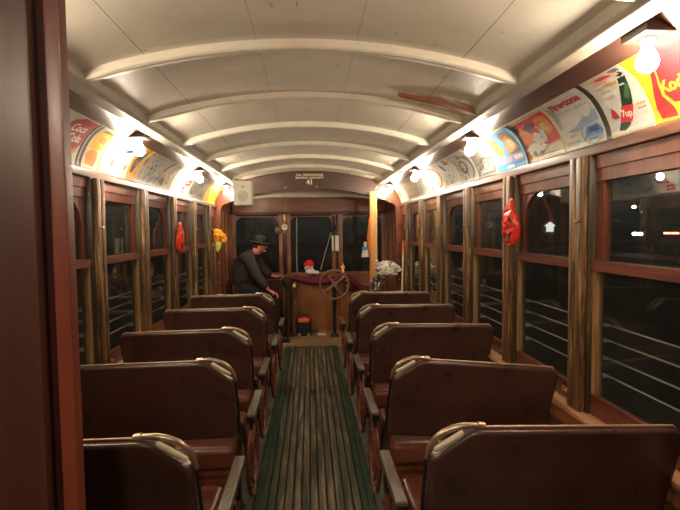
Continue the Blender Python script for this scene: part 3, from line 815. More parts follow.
# bolts and lettering
b = MB()
for x, z in [(-.70,2.25),(-.28,2.31),(.025,2.315),(.30,2.305),(.55,2.26),(.88,2.10),(.93,2.10),(.98,2.04),(.10,2.11),(-.30,2.10),(.86,2.08),(.92,2.17),(-.9,2.12)]:
    b.ell((x,YF-.032,z),(.009,.006,.009),u=8,v=6)
b.build('bolt_heads', M['white'], wf, world=True)
M['lettering'] = plain('cream_lettering', (.85,.74,.50), .5)
def text_mesh(txt, size, loc, rot, mat, name, parent, off=0.0, ext=.001, sx=1.0, world=True):
    cu = bpy.data.curves.new('t','FONT'); cu.body = txt; cu.size = size*1.4; cu.align_x='CENTER'; cu.align_y='CENTER'; cu.offset=off; cu.extrude=ext; cu.resolution_u=3
    o = bpy.data.objects.new('t', cu); COL.objects.link(o)
    dg = bpy.context.evaluated_depsgraph_get(); me = bpy.data.meshes.new_from_object(o.evaluated_get(dg))
    bpy.data.objects.remove(o); bpy.data.curves.remove(cu)
    t = MB(); mt = Matrix.Translation(loc) @ rot.to_4x4() @ Matrix.Diagonal((sx,1,1,1))
    me.transform(mt); t.bm.from_mesh(me); bpy.data.meshes.remove(me)
    return t.build(name, mat, parent, smooth=False, world=world)
RX = Matrix.Rotation(R(90), 3, 'X')
text_mesh('41', .060, (.012,YF-.034,2.165), RX, M['lettering'], 'number_lettering', wf, .0035)
text_mesh('No SMOKING', .024, (.01,YF-.034,2.258), RX, M['lettering'], 'sign_lettering', wf, .0012, sx=1.7)
text_mesh('SEATING CAPACITY', .022, (.01,YF-.034,2.222), RX, M['lettering'], 'sign_lettering', wf, .0012, sx=1.3)
# side pilasters with rounded shoulder
for s in (-1, 1):
    pts = [(s*1.24,0),(s*1.24,2.15),(s*1.00,2.15),(s*1.00,arch_bot(1.0)+.002)]
    for i in range(7):
        t = PI/2*i/6; pts.append((s*(1.03+.09*math.sin(t)), arch_bot(1.03)-.09*(1-math.cos(t))-.01))
    pts.append((s*1.12,0))
    b = MB(); b.prism(pts, 1, YF-.045, YF+.045, None, .004, 1)
    o = trim(b, M['red'])
    b = MB()
    for z in (1.62,1.40,1.15,.9):
        b.ell((s*1.16,YF-.048,z),(.009,.006,.009),u=8,v=6)
    b.build('bolt_heads', M['brass'], o, world=True)

# ------------------------------------------------------------------ vestibule
VZ = 2.02
def vz(x): return 2.00 + .13*(1-(x/1.2)**2)
b = MB(); n = 20
lo = [(-1.2+2.4*i/n, vz(-1.2+2.4*i/n)) for i in range(n+1)]
b.prism(lo+[(x,z+.04) for x, z in lo[::-1]], 1, YF+.03, YV+.1); structure('ceiling', b, M['rib'])
# front wall: header panels, mullions, sill, dash
b = MB()
b.box((-1.16,YV,1.775),(1.16,YV+.05,2.06), M['header'])
b.prism([(-1.16,2.0),(-.6,2.055),(.6,2.055),(1.16,2.0),(1.16,2.08),(.6,2.125),(0,2.14),(-.6,2.125),(-1.16,2.08)],1,YV-.02,YV+.05,M['rib'])
b.box((-1.16,YV-.015,2.02),(1.16,YV,2.055), M['header'], .003)
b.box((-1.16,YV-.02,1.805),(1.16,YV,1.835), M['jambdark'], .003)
for x in (-1.12,-.325,.425,1.12): b.box((x-.03,YV-.018,1.835),(x+.03,YV,2.02), M['mullion'], .004)
b.box((-1.16,YV,0),(1.16,YV+.05,.86), M['dash'])
b.box((-1.16,YV-.03,.845),(1.16,YV+.05,.885), M['header'], .004)
wfr = structure('wall_front', b, wn=True)
b = MB()
b.box((.50,YV-.012,.74),(1.14,YV,.84), M['header'], .003); b.box((.50,YV-.012,.60),(1.14,YV,.70), M['red'], .003); b.box((-.24,YV-.012,.06),(.40,YV,.70), M['dash'], .004)
b.box((-.28,YV-.02,.0),(-.25,YV,.84), M['mullion'], .003); b.box((.42,YV-.02,.0),(.46,YV,.84), M['mullion'], .003); b.box((-1.14,YV-.012,.1),(-.42,YV,.8), M['panel'], .003)
b.build('dash_panels', None, wfr, world=True, wn=True)
for (x0, x1) in ((-1.17,-1.105),(-.465,-.405),(-.345,-.285),(.34,.40),(.435,.505),(1.10,1.17)):
    b = MB(); b.box((x0,YV-.02,.885),(x1,YV+.04,1.795), None, .005); trim(b, M['mullion'], wn=True)
for (x0, x1) in ((-.405,-.345),(.40,.435)):
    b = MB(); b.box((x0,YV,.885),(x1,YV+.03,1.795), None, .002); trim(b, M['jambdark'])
def vwin(x0, x1, round_, k):
    e = tag(empty(k, ((x0+x1)/2,YV+.02,.885)), kind='structure')
    b = MB(); z0, z1 = .885, 1.795; r = .11
    for s_, xc in ((1,x0),(-1,x1)):
        pts = [(xc,z1)] + [(xc+s_*r*(1-math.sin(PI/2*i/7)), z1-.03-r*(1-math.cos(PI/2*i/7))) for i in range(8)]
        b.prism(pts, 1, YV+.002, YV+.03, M['mullion'])
    b.box((x0,YV,z1-.035),(x1,YV+.03,z1), M['mullion']); b.box((x0,YV,z0),(x1,YV+.03,z0+.03), M['mullion'])
    b.build('sash_frame', None, e, world=True)
    b = MB(); b.box((x0,YV+.016,z0),(x1,YV+.02,z1)); b.build('pane', M['glass'], e, world=True, smooth=False)
vwin(-1.105,-.465,True,'window_15'); vwin(-.285,.34,True,'window_16'); vwin(.505,1.10,True,'window_17')
# side walls of the vestibule (folding doors)
for s, nm, k in ((-1,'left','door_2'),(1,'right','door_3')):
    b = MB()
    b.box((s*1.17,YF+.045,0),(s*1.22,YV+.05,.80), M['panel']); b.box((s*1.17,YF+.045,1.80),(s*1.22,YV+.05,2.10), M['panel'])
    for y in (6.26,6.52,6.58,6.86,6.92,7.2): b.box((s*1.165,y-.025,.0),(s*1.215,y+.025,1.82), M['mullion'], .004)
    b.box((s*1.168,YF+.045,.78),(s*1.212,YV,.86), M['mullion'], .004)
    o = structure(k, b, wn=True)
    b = MB(); b.box((s*1.190,YF+.045,.86),(s*1.194,YV,1.80)); b.build('door_pane', M['glass'], o, world=True, smooth=False)

# vestibule things
b = MB(); b.box((.765,5.97,.0),(.855,6.02,2.03), None, .004)
tag(b.build('pine_post', M['pine'], wn=True), 'bright yellow pine post standing by the front end on the right', 'post')
# controller stand
e = empty('controller_stand', (-.33,6.98,0), label='dark iron motor controller stand with a handle in front of the motorman', cat='controller')
b = MB(); b.lathe([(.10,0),(.10,.02),(.045,.05),(.040,.70),(.075,.74),(.085,.80),(.085,.84),(.05,.865),(.02,.87)], (-.33,6.98,0), None, 20); b.build('column', M['iron'], e, world=True)
b = MB(); b.tube([(-.33,6.98,.865),(-.33,6.98,.90)], .014); b.tube([(-.33,6.98,.90),(-.425,6.92,.885)], .012); b.tube([(-.425,6.92,.86),(-.425,6.92,.91)], .014); b.build('handle', M['brass'], e, world=True)
b = MB(); b.tube([(-.24,7.02,0),(-.24,7.02,.72),(-.27,7.0,.78)], .014); b.tube([(-.215,7.08,.0),(-.215,7.08,.66)], .012); b.ell((-.24,7.02,.55),(.022,.022,.03)); b.build('air_pipes', M['wheel'], e, world=True)
b = MB(); b.lathe([(.05,.70),(.055,.74),(.04,.78),(.012,.80)], (-.235,6.99,0), None, 14); b.build('brake_valve', M['brass'], e, world=True)
# handbrake wheel
cx, cy, cz, wr = .345, 6.75, .775, .205
e = empty('handbrake_wheel', (cx,cy,0), label='upright brown iron handbrake wheel with four spokes', cat='handwheel')
n = 40; tl = Matrix.Rotation(R(20),3,'Y')
b = MB(); b.tube([(cx+wr*math.cos(2*PI*i/n), cy, cz+wr*math.sin(2*PI*i/n)) for i in range(n)], .017, closed=True); b.build('rim', M['wheel'], e, world=True)
for i in range(4):
    a = R(35+90*i); b = MB(); b.tube([(cx+.02*math.cos(a),cy,cz+.02*math.sin(a)),(cx+(wr-.005)*math.cos(a),cy,cz+(wr-.005)*math.sin(a))], [.019,.014]); b.build('spoke', M['wheel'], e, world=True)
b = MB(); b.lathe([(.028,-.02),(.038,-.01),(.038,.02),(.02,.05)], (cx,cy,cz), None, 18, axis=1); b.build('hub', M['wheel'], e, world=True)
b = MB(); b.tube([(cx,cy+.03,cz),(cx,cy+.12,cz)], .016); b.tube([(cx,cy+.12,0),(cx,cy+.12,cz+.03)], .03); b.lathe([(.07,0),(.06,.02),(.03,.05)], (cx,cy+.12,0), None, 16); b.build('column', M['dark'], e, world=True)
# purple garland swag
M['purple'] = plain('purple_cloth', (.15,.010,.045), .75, var=.3, vs=30, bmp=.5)
b = MB(); path = []; rr = []
for i in range(31):
    t = i/30; x = -.24+1.0*t
    z = .835-.075*math.sin(PI*min(1,t/.78)) if t < .78 else .835-(t-.78)*.75
    path.append((x, YV-.065, z+.01)); rr.append(.046+.007*math.sin(i*1.9))
b.tube(path, rr, n=12)
tag(b.build('bunting_swag', M['purple']), 'dark purple cloth swag draped below the front windows', 'bunting')
# bag
e = empty('tool_bag', (-.10,7.02,0), label='black tool bag with a bright orange top strip on the vestibule floor', cat='bag')
b = MB(); b.box((-.20,6.93,.0),(.0,7.11,.245), None, .02, 3); b.build('body', M['black'], e, world=True, wn=True)
M['orange'] = plain('orange_plastic', (.85,.16,.03), .45)
b = MB(); b.box((-.185,6.92,.205),(-.015,6.94,.248), None, .005); b.box((-.18,6.93,.244),(-.02,7.10,.256), None, .005); b.build('orange_trim', M['orange'], e, world=True)
b = MB(); b.tube([(-.17,7.02,.25),(-.15,7.02,.29),(-.10,7.02,.305),(-.05,7.02,.29),(-.03,7.02,.25)], .009); b.build('handle', M['black'], e, world=True)
for x in (-.17,-.03):
    b = MB(); b.lathe([(.02,-.008),(.022,0),(.02,.008)], (x,6.93,.024), None, 12, axis=1); b.build('wheel', M['grey'], e, world=True)
b = MB(); b.box((.10,6.96,.0),(.22,7.02,.022), None, .004); tag(b.build('paper_packet', M['white']), 'small white packet lying on the floor right of the tool bag', 'packet')
# little plush figure at centre window
e = empty('plush_figure', (.0,7.17,.885), label='small white plush figure with a red cap in the centre front window', cat='plush toy')
M['redfelt'] = plain('red_felt', (.75,.02,.04), .8)
M['whitefelt'] = plain('white_felt', (.80,.76,.70), .9)
b = MB(); b.ell((.0,7.17,.935),(.075,.05,.05)); b.ell((.08,7.17,.915),(.06,.04,.03)); b.build('body', M['whitefelt'], e, world=True)
b = MB(); b.ell((-.01,7.17,1.005),(.062,.055,.055)); b.ell((-.06,7.14,.985),(.03,.03,.025)); hd = b.build('head', plain('doll_face',(.78,.60,.52),.8), e, world=True)
b = MB(); b.lathe([(.074,1.02),(.072,1.045),(.055,1.085),(.03,1.105),(.006,1.11)], (-.01,7.17,0), None, 18); b.ell((-.075,7.16,1.045),(.03,.025,.02)); b.build('cap', M['redfelt'], e, world=True)
b = MB(); b.ell((-.03,7.112,1.01),(.006,.004,.007),u=8,v=6); b.ell((.015,7.112,1.01),(.006,.004,.007),u=8,v=6); b.build('eyes', M['black'], hd, world=False)
# wiper arms
for (p0, p1, lb) in (((.33,YV-.0,1.52),(.16,YV-.0,.95),'dark wiper rod slanting down the centre front window'), ((-.19,YV-.0,1.78),(-.20,YV-.0,.92),'thin upright rod at the left of the centre front window')):
    b = MB(); b.tube([(p0[0],p0[1]+.006,p0[2]),(p1[0],p1[1]+.006,p1[2])], .006, n=6); tag(b.build('wiper_rod', M['grey']), lb, 'wiper')
# gauge
e = empty('air_gauge', (-.375,YV-.04,1.605), label='round white-faced pressure gauge on the left front mullion', cat='gauge')
b = MB(); b.lathe([(.05,.0),(.056,-.01),(.056,-.03),(.048,-.035),(.046,-.03)], (0,.04,0), None, 24, axis=1); b.build('case', M['brass'], e)
b = MB(); b.lathe([(.045,0),(.045,.004)], (0,.006,0), None, 24, axis=1); b.build('dial', plain('dial_white',(.85,.80,.62),.4), e)
b = MB(); b.box((-.003,.003,-.012),(.003,.006,.035)); b.ell((0,.004,0),(.009,.003,.009),u=8,v=6); b.build('needle', M['black'], e)
b = MB(); b.box((-.012,.02,-.10),(.012,.04,-.05), None, .003); b.box((-.018,.02,.05),(.018,.038,.19), None, .003); b.build('pipe', M['brass'], e)
b = MB(); b.lathe([(.04,.0),(.055,-.01),(.05,-.03),(.02,-.045)], (-.475,YV-.02,1.56), None, 18, axis=1); tag(b.build('warning_bell', M['wheel']), 'dull red round bell left of the white gauge', 'bell')
# notice and box on right mullion
e = empty('switch_box', (.385,YV-.06,1.3), label='white upright switch boxes mounted on the right front mullion', cat='switch box')
b = MB(); b.box((.385,YV-.075,1.235),(.44,YV-.022,1.47), None, .005); b.build('cover', M['white'], e, world=True, wn=True)
b = MB(); b.box((.335,YV-.05,1.235),(.362,YV-.022,1.47), None, .005); b.build('side_cover', M['white'], e, world=True, wn=True)
b = MB(); b.tube([(.37,YV-.04,1.47),(.37,YV-.045,1.60),(.36,YV-.04,1.76)], .016); b.ell((.37,YV-.05,1.60),(.03,.03,.045)); b.ell((.36,YV-.05,1.55),(.022,.03,.03)); b.build('cable', M['black'], e, world=True)
# orange vest and sticker
M['vest'] = plain('orange_cloth', (.80,.20,.03), .8, var=.25, vs=18, bmp=.4)
b = MB()
b.prism([(.750,1.70),(.765,1.72),(.765,1.22),(.74,1.25),(.735,1.34),(.718,1.44),(.728,1.54)], 1, 5.93, 5.955, None, .006)
b.prism([(.757,1.25),(.765,1.25),(.765,.88),(.755,.86),(.750,.92)], 1, 5.93, 5.955, None, .005)
tag(b.build('hanging_cloth', M['vest']), 'orange cloth hanging beside the pine post', 'cloth')
e = empty('window_sticker', (.88,YV-.0,1.25), label='small white and blue figure sticker on the right front window', cat='sticker')
b = MB(); b.ell((.855,YV+.012,1.34),(.028,.003,.03)); b.prism([(.83,1.31),(.88,1.31),(.89,1.23),(.91,1.13),(.79,1.13),(.81,1.23)],1,YV+.010,YV+.014); b.build('white_shape', M['white'], e, world=True)
b = MB(); b.ell((.842,YV+.008,1.265),(.04,.004,.03)); b.build('blue_shape', flat('sticker_blue',(.05,.35,.62)), e, world=True)
# candle lamp like yellow ornament + hanging bits
b = MB(); b.ell((.50,YV-.05,.985),(.028,.025,.035)); b.tube([(.50,YV-.05,1.01),(.50,YV-.05,1.045)], .008); b.lathe([(.03,.885),(.02,.9),(.012,.96)], (.50,YV-.05,0), None, 12)
tag(b.build('amber_ornament', plain('amber',(.85,.42,.04),.3, emit=(1,.5,.1), es=.05)), 'little amber ornament on the sill right of the white switch boxes', 'ornament')
for i, (x, z) in enumerate(((.50,.845),(.55,.79),(.56,.70))):
    b = MB(); b.ell((x,YV-.12,z),(.026-.006*(i>0),.012,.016+.008*(i>0)), u=10, v=6)
    tag(b.build('pale_ornament', M['piping']), ['pale tag on the swag above the brake wheel rim','pale tag below the swag, right of the brake wheel','lowest pale tag right of the brake wheel'][i], 'ornament')
b = MB(); b.tube([(.62,YV-.0,.66),(.62,YV-.07,.655)], .03, n=12); b.ell((.62,YV-.08,.655),(.04,.02,.03)); tag(b.build('valve_knob', M['dark']), 'dark round valve knob on the dash right of the brake wheel', 'valve')

# plush / boa at the right front
def tuft(mb, c, r, n, seed, mats, size=(.012,.022)):
    rd = random.Random(seed)
    for i in range(n):
        a = rd.uniform(0,2*PI); h = rd.uniform(-1,1); q = math.sqrt(1-h*h); k = rd.uniform(.55,1)
        p = (c[0]+r[0]*q*math.cos(a)*k, c[1]+r[1]*q*math.sin(a)*k, c[2]+r[2]*h*k); z = rd.uniform(*size)
        mb.ell(p, (z, z*.8, z*rd.uniform(.6,1.1)), rd.choice(mats), u=8, v=6)
M['fluff'] = plain('pale_fluff', (.80,.74,.64), .9, var=.3, vs=60)
M['fluffg'] = plain('grey_fluff', (.22,.21,.20), .9, var=.5, vs=60)
M['fluffd'] = plain('dark_fluff', (.05,.05,.05), .9, var=.5, vs=60)
e = empty('fluffy_garland', (.95,5.9,.6), label='shaggy white and grey fluffy garland tied to the pine post', cat='garland')
b = MB(); b.ell((.975,5.88,1.06),(.145,.06,.088), M['fluff']); tuft(b,(.975,5.88,1.06),(.165,.07,.10),170,1,[M['fluff'],M['fluff'],M['fluff'],M['fluffg']]); b.build('white_head', None, e, world=True)
b = MB(); tuft(b,(.87,5.88,1.05),(.045,.04,.05),36,2,[M['fluff'],M['fluffg']]); tuft(b,(.845,5.90,1.13),(.025,.02,.045),18,3,[M['fluff'],M['fluffg']],(.009,.014)); b.build('arm_tuft', None, e, world=True)
b = MB(); b.ell((.80,5.88,.86),(.05,.04,.09), M['fluffd']); tuft(b,(.80,5.88,.86),(.07,.05,.12),90,4,[M['fluffg'],M['fluffd'],M['fluffg'],M['fluff']],(.008,.015)); tuft(b,(.90,5.88,.96),(.08,.04,.05),60,5,[M['fluffd'],M['fluffg']],(.01,.018)); b.build('grey_body', None, e, world=True)
# pale rod with orange tip
e = empty('switch_pole', (1.05,5.98,0), label='slim white pole with an orange red tip leaning by the far right window', cat='pole')
b = MB(); b.tube([(1.095,5.74,.0),(1.145,5.76,1.30)], .010); b.build('shaft', M['white'], e, world=True)
b = MB(); b.tube([(1.145,5.76,1.28),(1.148,5.76,1.38),(1.149,5.76,1.41)], [.015,.015,.008]); b.build('tip', M['orange'], e, world=True)

# speaker
e = empty('wall_speaker', (-.745,5.58,1.84), label='white box speaker hanging from the ceiling edge at the far left', cat='speaker')
b = MB(); b.box((-.858,5.50,1.845),(-.655,5.68,2.125), None, .015, 3); b.build('cabinet', plain('speaker_white',(.85,.82,.72),.45), e, world=True, wn=True)
b = MB(); b.box((-.845,5.492,1.865),(-.668,5.502,2.105), None, .004); g = b.build('grille', plain('speaker_grille',(.76,.72,.62),.7, var=.15, vs=300), e, world=True, wn=True)
b = MB(); b.lathe([(.058,0),(.062,-.004),(.056,-.007),(.03,-.003),(.01,-.006)], (-.752,5.492,1.95), None, 28, axis=1); b.lathe([(.02,0),(.022,-.004),(.01,-.006)], (-.752,5.492,2.055), None, 18, axis=1)
b.build('speaker_cone', plain('speaker_cone',(.55,.50,.42),.6), e, world=True)
b = MB(); b.tube([(-.83,5.6,2.12),(-.87,5.6,2.135)], .012); b.box((-.885,5.57,2.10),(-.862,5.63,2.16), None, .003); b.build('mount', M['white'], e, world=True)

# orange flower with leaf at the far left
e = empty('cloth_flower', (-1.13,6.06,1.40), label='orange cloth flower with a pale green leaf pinned to the far left pilaster', cat='flower')
M['petal'] = plain('orange_petal', (.95,.36,.02), .7, var=.15, vs=30)
M['leaf'] = plain('lime_leaf', (.55,.62,.14), .7, var=.2, vs=30)
b = MB()
for i in range(7):
    a = 2*PI*i/7; b.ell((-1.16+.05*math.cos(a),6.06,1.50+.05*math.sin(a)),(.04,.014,.04), rot=Matrix.Rotation(a,3,'Y'), u=12, v=8)
b.ell((-1.16,6.05,1.50),(.03,.02,.03)); b.ell((-1.08,6.05,1.455),(.045,.014,.05)); b.ell((-1.09,6.04,1.50),(.04,.012,.035))
b.build('petals', M['petal'], e, world=True)
b = MB(); b.prism([(-1.23,1.43),(-1.15,1.44),(-1.10,1.40),(-1.12,1.34),(-1.155,1.285),(-1.20,1.35)], 1, 6.055, 6.068, None, .003); b.build('leaf', M['leaf'], e, world=True)

# red jack-o-lantern cut-outs on posts
M['redmask'] = plain('glossy_red_plastic', (.80,.045,.02), .25, var=.2, vs=30, coat=.6)
def lantern(s, y, zc, label):
    x = s*1.125
    e = empty('red_mask', (x, y, zc), label=label, cat='decoration', group='red hanging masks on the window posts')
    W2, H2 = .118, .120
    outer = [(-.02,.165),(.0,.185),(.03,.180),(.035,.150),(.06,.115),(.10,.06),(.118,.0),(.112,-.06),(.085,-.115),(.03,-.13),(-.04,-.125),(-.09,-.10),(-.115,-.04),(-.11,.03),(-.075,.085),(-.035,.12)]
    holes = [[(-.065,.035),(-.035,.075),(-.012,.03),(-.035,.015)], [(.02,.03),(.045,.075),(.085,.03),(.055,.012)], [(-.01,.0),(.012,.0),(.001,-.03)], [(-.08,-.03),(-.045,-.055),(.04,-.055),(.085,-.025),(.06,-.085),(.0,-.10),(-.06,-.085)]]
    cu = bpy.data.curves.new('m','CURVE'); cu.dimensions='2D'; cu.fill_mode='BOTH'; cu.extrude=.006; cu.bevel_depth=.003
    for L_ in [outer]+holes:
        sp = cu.splines.new('POLY'); sp.points.add(len(L_)-1); sp.use_cyclic_u = True
        for q, (a, c) in zip(sp.points, L_): q.co = (a, c, 0, 1)
    o = bpy.data.objects.new('m', cu); COL.objects.link(o)
    me = bpy.data.meshes.new_from_object(o.evaluated_get(bpy.context.evaluated_depsgraph_get()))
    bpy.data.objects.remove(o); bpy.data.curves.remove(cu)
    for v in me.vertices:
        a, c, d = v.co
        dome = .035*(1-(a/.13)**2-(c/.2)**2)
        v.co = (-s*(d+max(dome,-.01)), -s*a*.86, c*.80)
    b = MB(); b.bm.from_mesh(me); bpy.data.meshes.remove(me)
    b.build('mask_shell', M['redmask'], e, smooth=False)
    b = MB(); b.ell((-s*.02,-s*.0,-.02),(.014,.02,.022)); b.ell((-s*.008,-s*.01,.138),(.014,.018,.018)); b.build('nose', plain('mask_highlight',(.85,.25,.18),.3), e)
    return e
lantern(1, 2.585, 1.56, 'glossy red jack-o-lantern mask hanging on the right window post')
lantern(-1, 4.18, 1.48, 'glossy red mask seen edge-on, hanging on a left window post')
# leaf-like dangling on right far post
b = MB(); b.prism([(4.86,1.66),(4.90,1.70),(4.92,1.55),(4.89,1.42),(4.86,1.50)], 0, 1.118, 1.130, None, .003); tag(b.build('paper_leaf', M['bare']), 'small brown paper leaf on a far right window post', 'decoration')

# ------------------------------------------------------------------ guard rods outside
GN = {1:('top','uppermost of the four thin guard rods'),2:('second','second from the top of the thin guard rods'),3:('third','third from the top of the thin guard rods'),4:('fourth','lowest of the four thin guard rods')}
for s, side in ((-1,'left'),(1,'right')):
    for i, z in enumerate((1.122,1.053,.975,.896)):
        b = MB(); b.tube([(s*1.30,.6,z),(s*1.30,6.1,z)], .0040, n=6)
        for y in [q for q in POSTS if q > .5]: b.box((s*1.236,y-.008,z-.005),(s*1.30,y+.008,z+.005))
        tag(b.build('guard_rod', M['steel'], smooth=False), GN[i+1][1]+' outside the '+side+' windows', 'guard rod', 'guard rods outside the '+side+' windows')

# ------------------------------------------------------------------ motorman
def skin(chains, sub=1):
    """chains: list of (points, radii, links) one component each; returns a bmesh"""
    out = bmesh.new()
    for pts, rad, edges in chains:
        me = bpy.data.meshes.new('sk'); me.from_pydata(pts, edges, [])
        o = bpy.data.objects.new('sk', me); COL.objects.link(o)
        md = o.modifiers.new('s','SKIN'); md.use_smooth_shade = True
        for i, v in enumerate(me.skin_vertices[0].data):
            r = rad[i]; v.radius = (r, r) if not isinstance(r, tuple) else r; v.use_root = (i == 0)
        sb = o.modifiers.new('b','SUBSURF'); sb.levels = sub; sb.render_levels = sub
        dg = bpy.context.evaluated_depsgraph_get(); m2 = bpy.data.meshes.new_from_object(o.evaluated_get(dg))
        out.from_mesh(m2); bpy.data.objects.remove(o); bpy.data.meshes.remove(m2)
    return out
def chain(n): return [(i,i+1) for i in range(n-1)]
e = empty('person', (-.93,6.75,0), label='motorman in a black hat and dark jacket leaning over the controller at the front', cat='person')
pelv=(-.94,6.76,.76); wa=(-.955,6.76,.90); ch=(-.91,6.755,1.09); uc=(-.85,6.75,1.215); nk=(-.775,6.745,1.25); hd1=(-.715,6.74,1.275); hd2=(-.685,6.735,1.345); hd3=(-.68,6.735,1.39)
shN=(-.85,6.57,1.19); elN=(-.70,6.50,.90); wrN=(-.56,6.50,.735)
shF=(-.79,6.91,1.17); elF=(-.64,6.92,.95); wrF=(-.515,6.88,.895)
hpN=(-.90,6.67,.73); knN=(-.50,6.58,.66); anN=(-.47,6.58,.12); hpF=(-.90,6.85,.73); knF=(-.52,6.90,.62); anF=(-.55,6.92,.12)
pts=[pelv,wa,ch,uc,nk,hd1,hd2,hd3, shN,elN,wrN, shF,elF,wrF, hpN,knN,anN, hpF,knF,anF]
edg=[(0,1),(1,2),(2,3),(3,4),(4,5),(5,6),(6,7),(3,8),(8,9),(9,10),(3,11),(11,12),(12,13),(0,14),(14,15),(15,16),(0,17),(17,18),(18,19)]
rad=[.13,.125,.14,.11,.055,.075,.088,.07,.06,.045,.03,.06,.045,.03,.09,.062,.04,.09,.062,.04]
comps=[(pts,rad,edg)]
def hand(w, d, side, down):
    """palm from wrist w along d, fingers curling down"""
    d = Vector(d).normalized(); dn = Vector(down).normalized(); sd = d.cross(dn).normalized()*side; w = Vector(w)
    pc = w + d*.05; out = [([tuple(w-d*.02),tuple(w+d*.01),tuple(pc),tuple(pc+d*.035)], [(.026,.022),(.028,.02),(.038,.018),(.036,.016)], chain(4))]
    for k, l in enumerate((.062,.072,.068,.052)):
        r0 = pc + d*.03 + sd*(.027-.018*k)
        out.append(([tuple(r0),tuple(r0+d*l*.5),tuple(r0+d*l*.8+dn*l*.35),tuple(r0+d*l*.75+dn*l*.75)], [.0095,.009,.0085,.007], chain(4)))
    t0 = w + d*.02 + sd*.022
    out.append(([tuple(t0),tuple(t0+sd*.022+d*.022),tuple(t0+sd*.030+d*.045+dn*.012),tuple(t0+sd*.024+d*.06+dn*.028)], [.012,.011,.010,.008], chain(4)))
    return out
comps += hand(wrN, (.75,.0,-.35), -1, (-.2,0,-1)) + hand(wrF, (.8,.25,.0), 1, (0,0,-1))
bb = MB(); t = skin(comps); bb.merge(t)
# face details
q = Matrix.Rotation(R(-18),3,'Z')
bb.ell((-.612,6.737,1.325),(.020,.014,.022),u=10,v=8)       # nose
bb.ell((-.640,6.737,1.268),(.030,.030,.020),u=10,v=8)       # chin
bb.ell((-.700,6.648,1.33),(.022,.010,.030),u=10,v=8)       # ear
bb.ell((-.700,6.826,1.33),(.022,.010,.030),u=10,v=8)
skinm = plain('ruddy_skin', (.70,.25,.18), .5)
bo = bb.build('body', skinm, e, world=True, angle=180)
b = MB(); b.ell((-.622,6.705,1.345),(.006,.007,.006),u=8,v=6); b.ell((-.622,6.767,1.345),(.006,.007,.006),u=8,v=6); b.build('eyes', M['black'], bo, world=True)
b = MB(); b.ell((-.614,6.737,1.292),(.010,.022,.004),u=8,v=6); b.build('mouth', M['jamb'], bo, world=True)
cloth = plain('charcoal_jacket', (.036,.026,.028), .85, var=.25, vs=12, bmp=.3)
jp=[pelv,wa,ch,uc,(-.80,6.747,1.245),shN,elN,(-.585,6.50,.765),shF,elF,(-.535,6.885,.90)]
jr=[.175,.175,.190,.150,.085,.095,.074,.050,.095,.074,.050]
je=[(0,1),(1,2),(2,3),(3,4),(3,5),(5,6),(6,7),(3,8),(8,9),(9,10)]
bb = MB(); bb.merge(skin([(jp,jr,je)],2)); bb.build('jacket', cloth, e, world=True, angle=180)
tp=[(-.94,6.76,.74),hpN,knN,(-.47,6.58,.14),hpF,knF,(-.55,6.92,.14)]; tr=[.15,.115,.085,.06,.115,.085,.06]
bb = MB(); bb.merge(skin([(tp,tr,[(0,1),(1,2),(2,3),(0,4),(4,5),(5,6)])],2)); bb.build('trousers', plain('black_trousers',(.014,.013,.015),.85,vs=10), e, world=True, angle=180)
for x, y in ((-.47,6.58),(-.55,6.92)):
    b = MB(); b.ell((x+.05,y,.045),(.13,.048,.045)); b.box((x-.06,y-.04,.0),(x+.17,y+.04,.02),None,.006); b.build('shoe', M['black'], e, world=True)
b = MB(); b.ell((-.725,6.735,1.355),(.080,.086,.060)); b.build('hair', plain('dark_hair',(.04,.025,.02),.8), e, world=True)
hat = plain('black_felt', (.025,.024,.025), .8, var=.3, vs=20)
hm = Matrix.Rotation(R(12),3,'Y')
b = MB(); b.lathe([(.095,.0),(.150,-.012),(.160,-.004),(.150,.004),(.100,.014),(.097,.05),(.088,.085),(.07,.10),(.03,.088),(.005,.085)], (0,0,0), None, 28)
for v in b.bm.verts: v.co = hm @ v.co + Vector((-.690,6.735,1.390))
ho = b.build('hat', hat, e, world=True)
b = MB(); b.lathe([(.102,.012),(.102,.034),(.098,.036)], (0,0,0), None, 28)
for v in b.bm.verts: v.co = hm @ v.co + Vector((-.690,6.735,1.390))
b.build('hat_band', M['dark'], e, world=True)
# stool
e = empty('motorman_stool', (-.97,6.76,0), label='dark wooden stool that the motorman sits on, mostly hidden', cat='stool')
b = MB(); b.lathe([(.17,.525),(.18,.54),(.18,.565),(.16,.575)], (-.97,6.76,0), None, 24); b.build('seat', M['panel'], e, world=True)
for i in range(4):
    a = PI/4+PI/2*i; b = MB(); b.tube([(-.97+.11*math.cos(a),6.76+.11*math.sin(a),.53),(-.97+.15*math.cos(a),6.76+.15*math.sin(a),0)], .015); b.build('leg', M['panel'], e, world=True)

# ------------------------------------------------------------------ outside night
b = MB(); b.box((-60,-20,-.95),(60,90,-.90)); tag(b.build('ground', M['outside_ground'], smooth=False), kind='structure')
def emis(name, c, s): return plain(name, tuple(min(1,x) for x in c), .5, emit=c, es=s, var=0)
b = MB(); b.box((8.6,9,-.9),(60,90,.72)); tag(b.build('ground', M['outside_ground'], smooth=False), kind='structure')
e = empty('far_house', (10,19.2,.72), label='small distant building with a lit white gable, seen through the right windows', cat='building')
Lt = emis('lit_gable', (.95,1,.88), .22)
bm_ = plain('house_dark', (.05,.05,.05), .8)
b = MB(); b.box((9.0,19.7,.72),(13.0,22.5,1.9)); b.build('wall', bm_, e, world=True, smooth=False)
b = MB(); b.prism([(10.08,1.38),(10.08,1.62),(9.99,1.63),(10.22,1.80),(10.45,1.63),(10.36,1.62),(10.36,1.38)], 1, 19.60, 19.69); b.build('lit_gable', Lt, e, world=True, smooth=False)
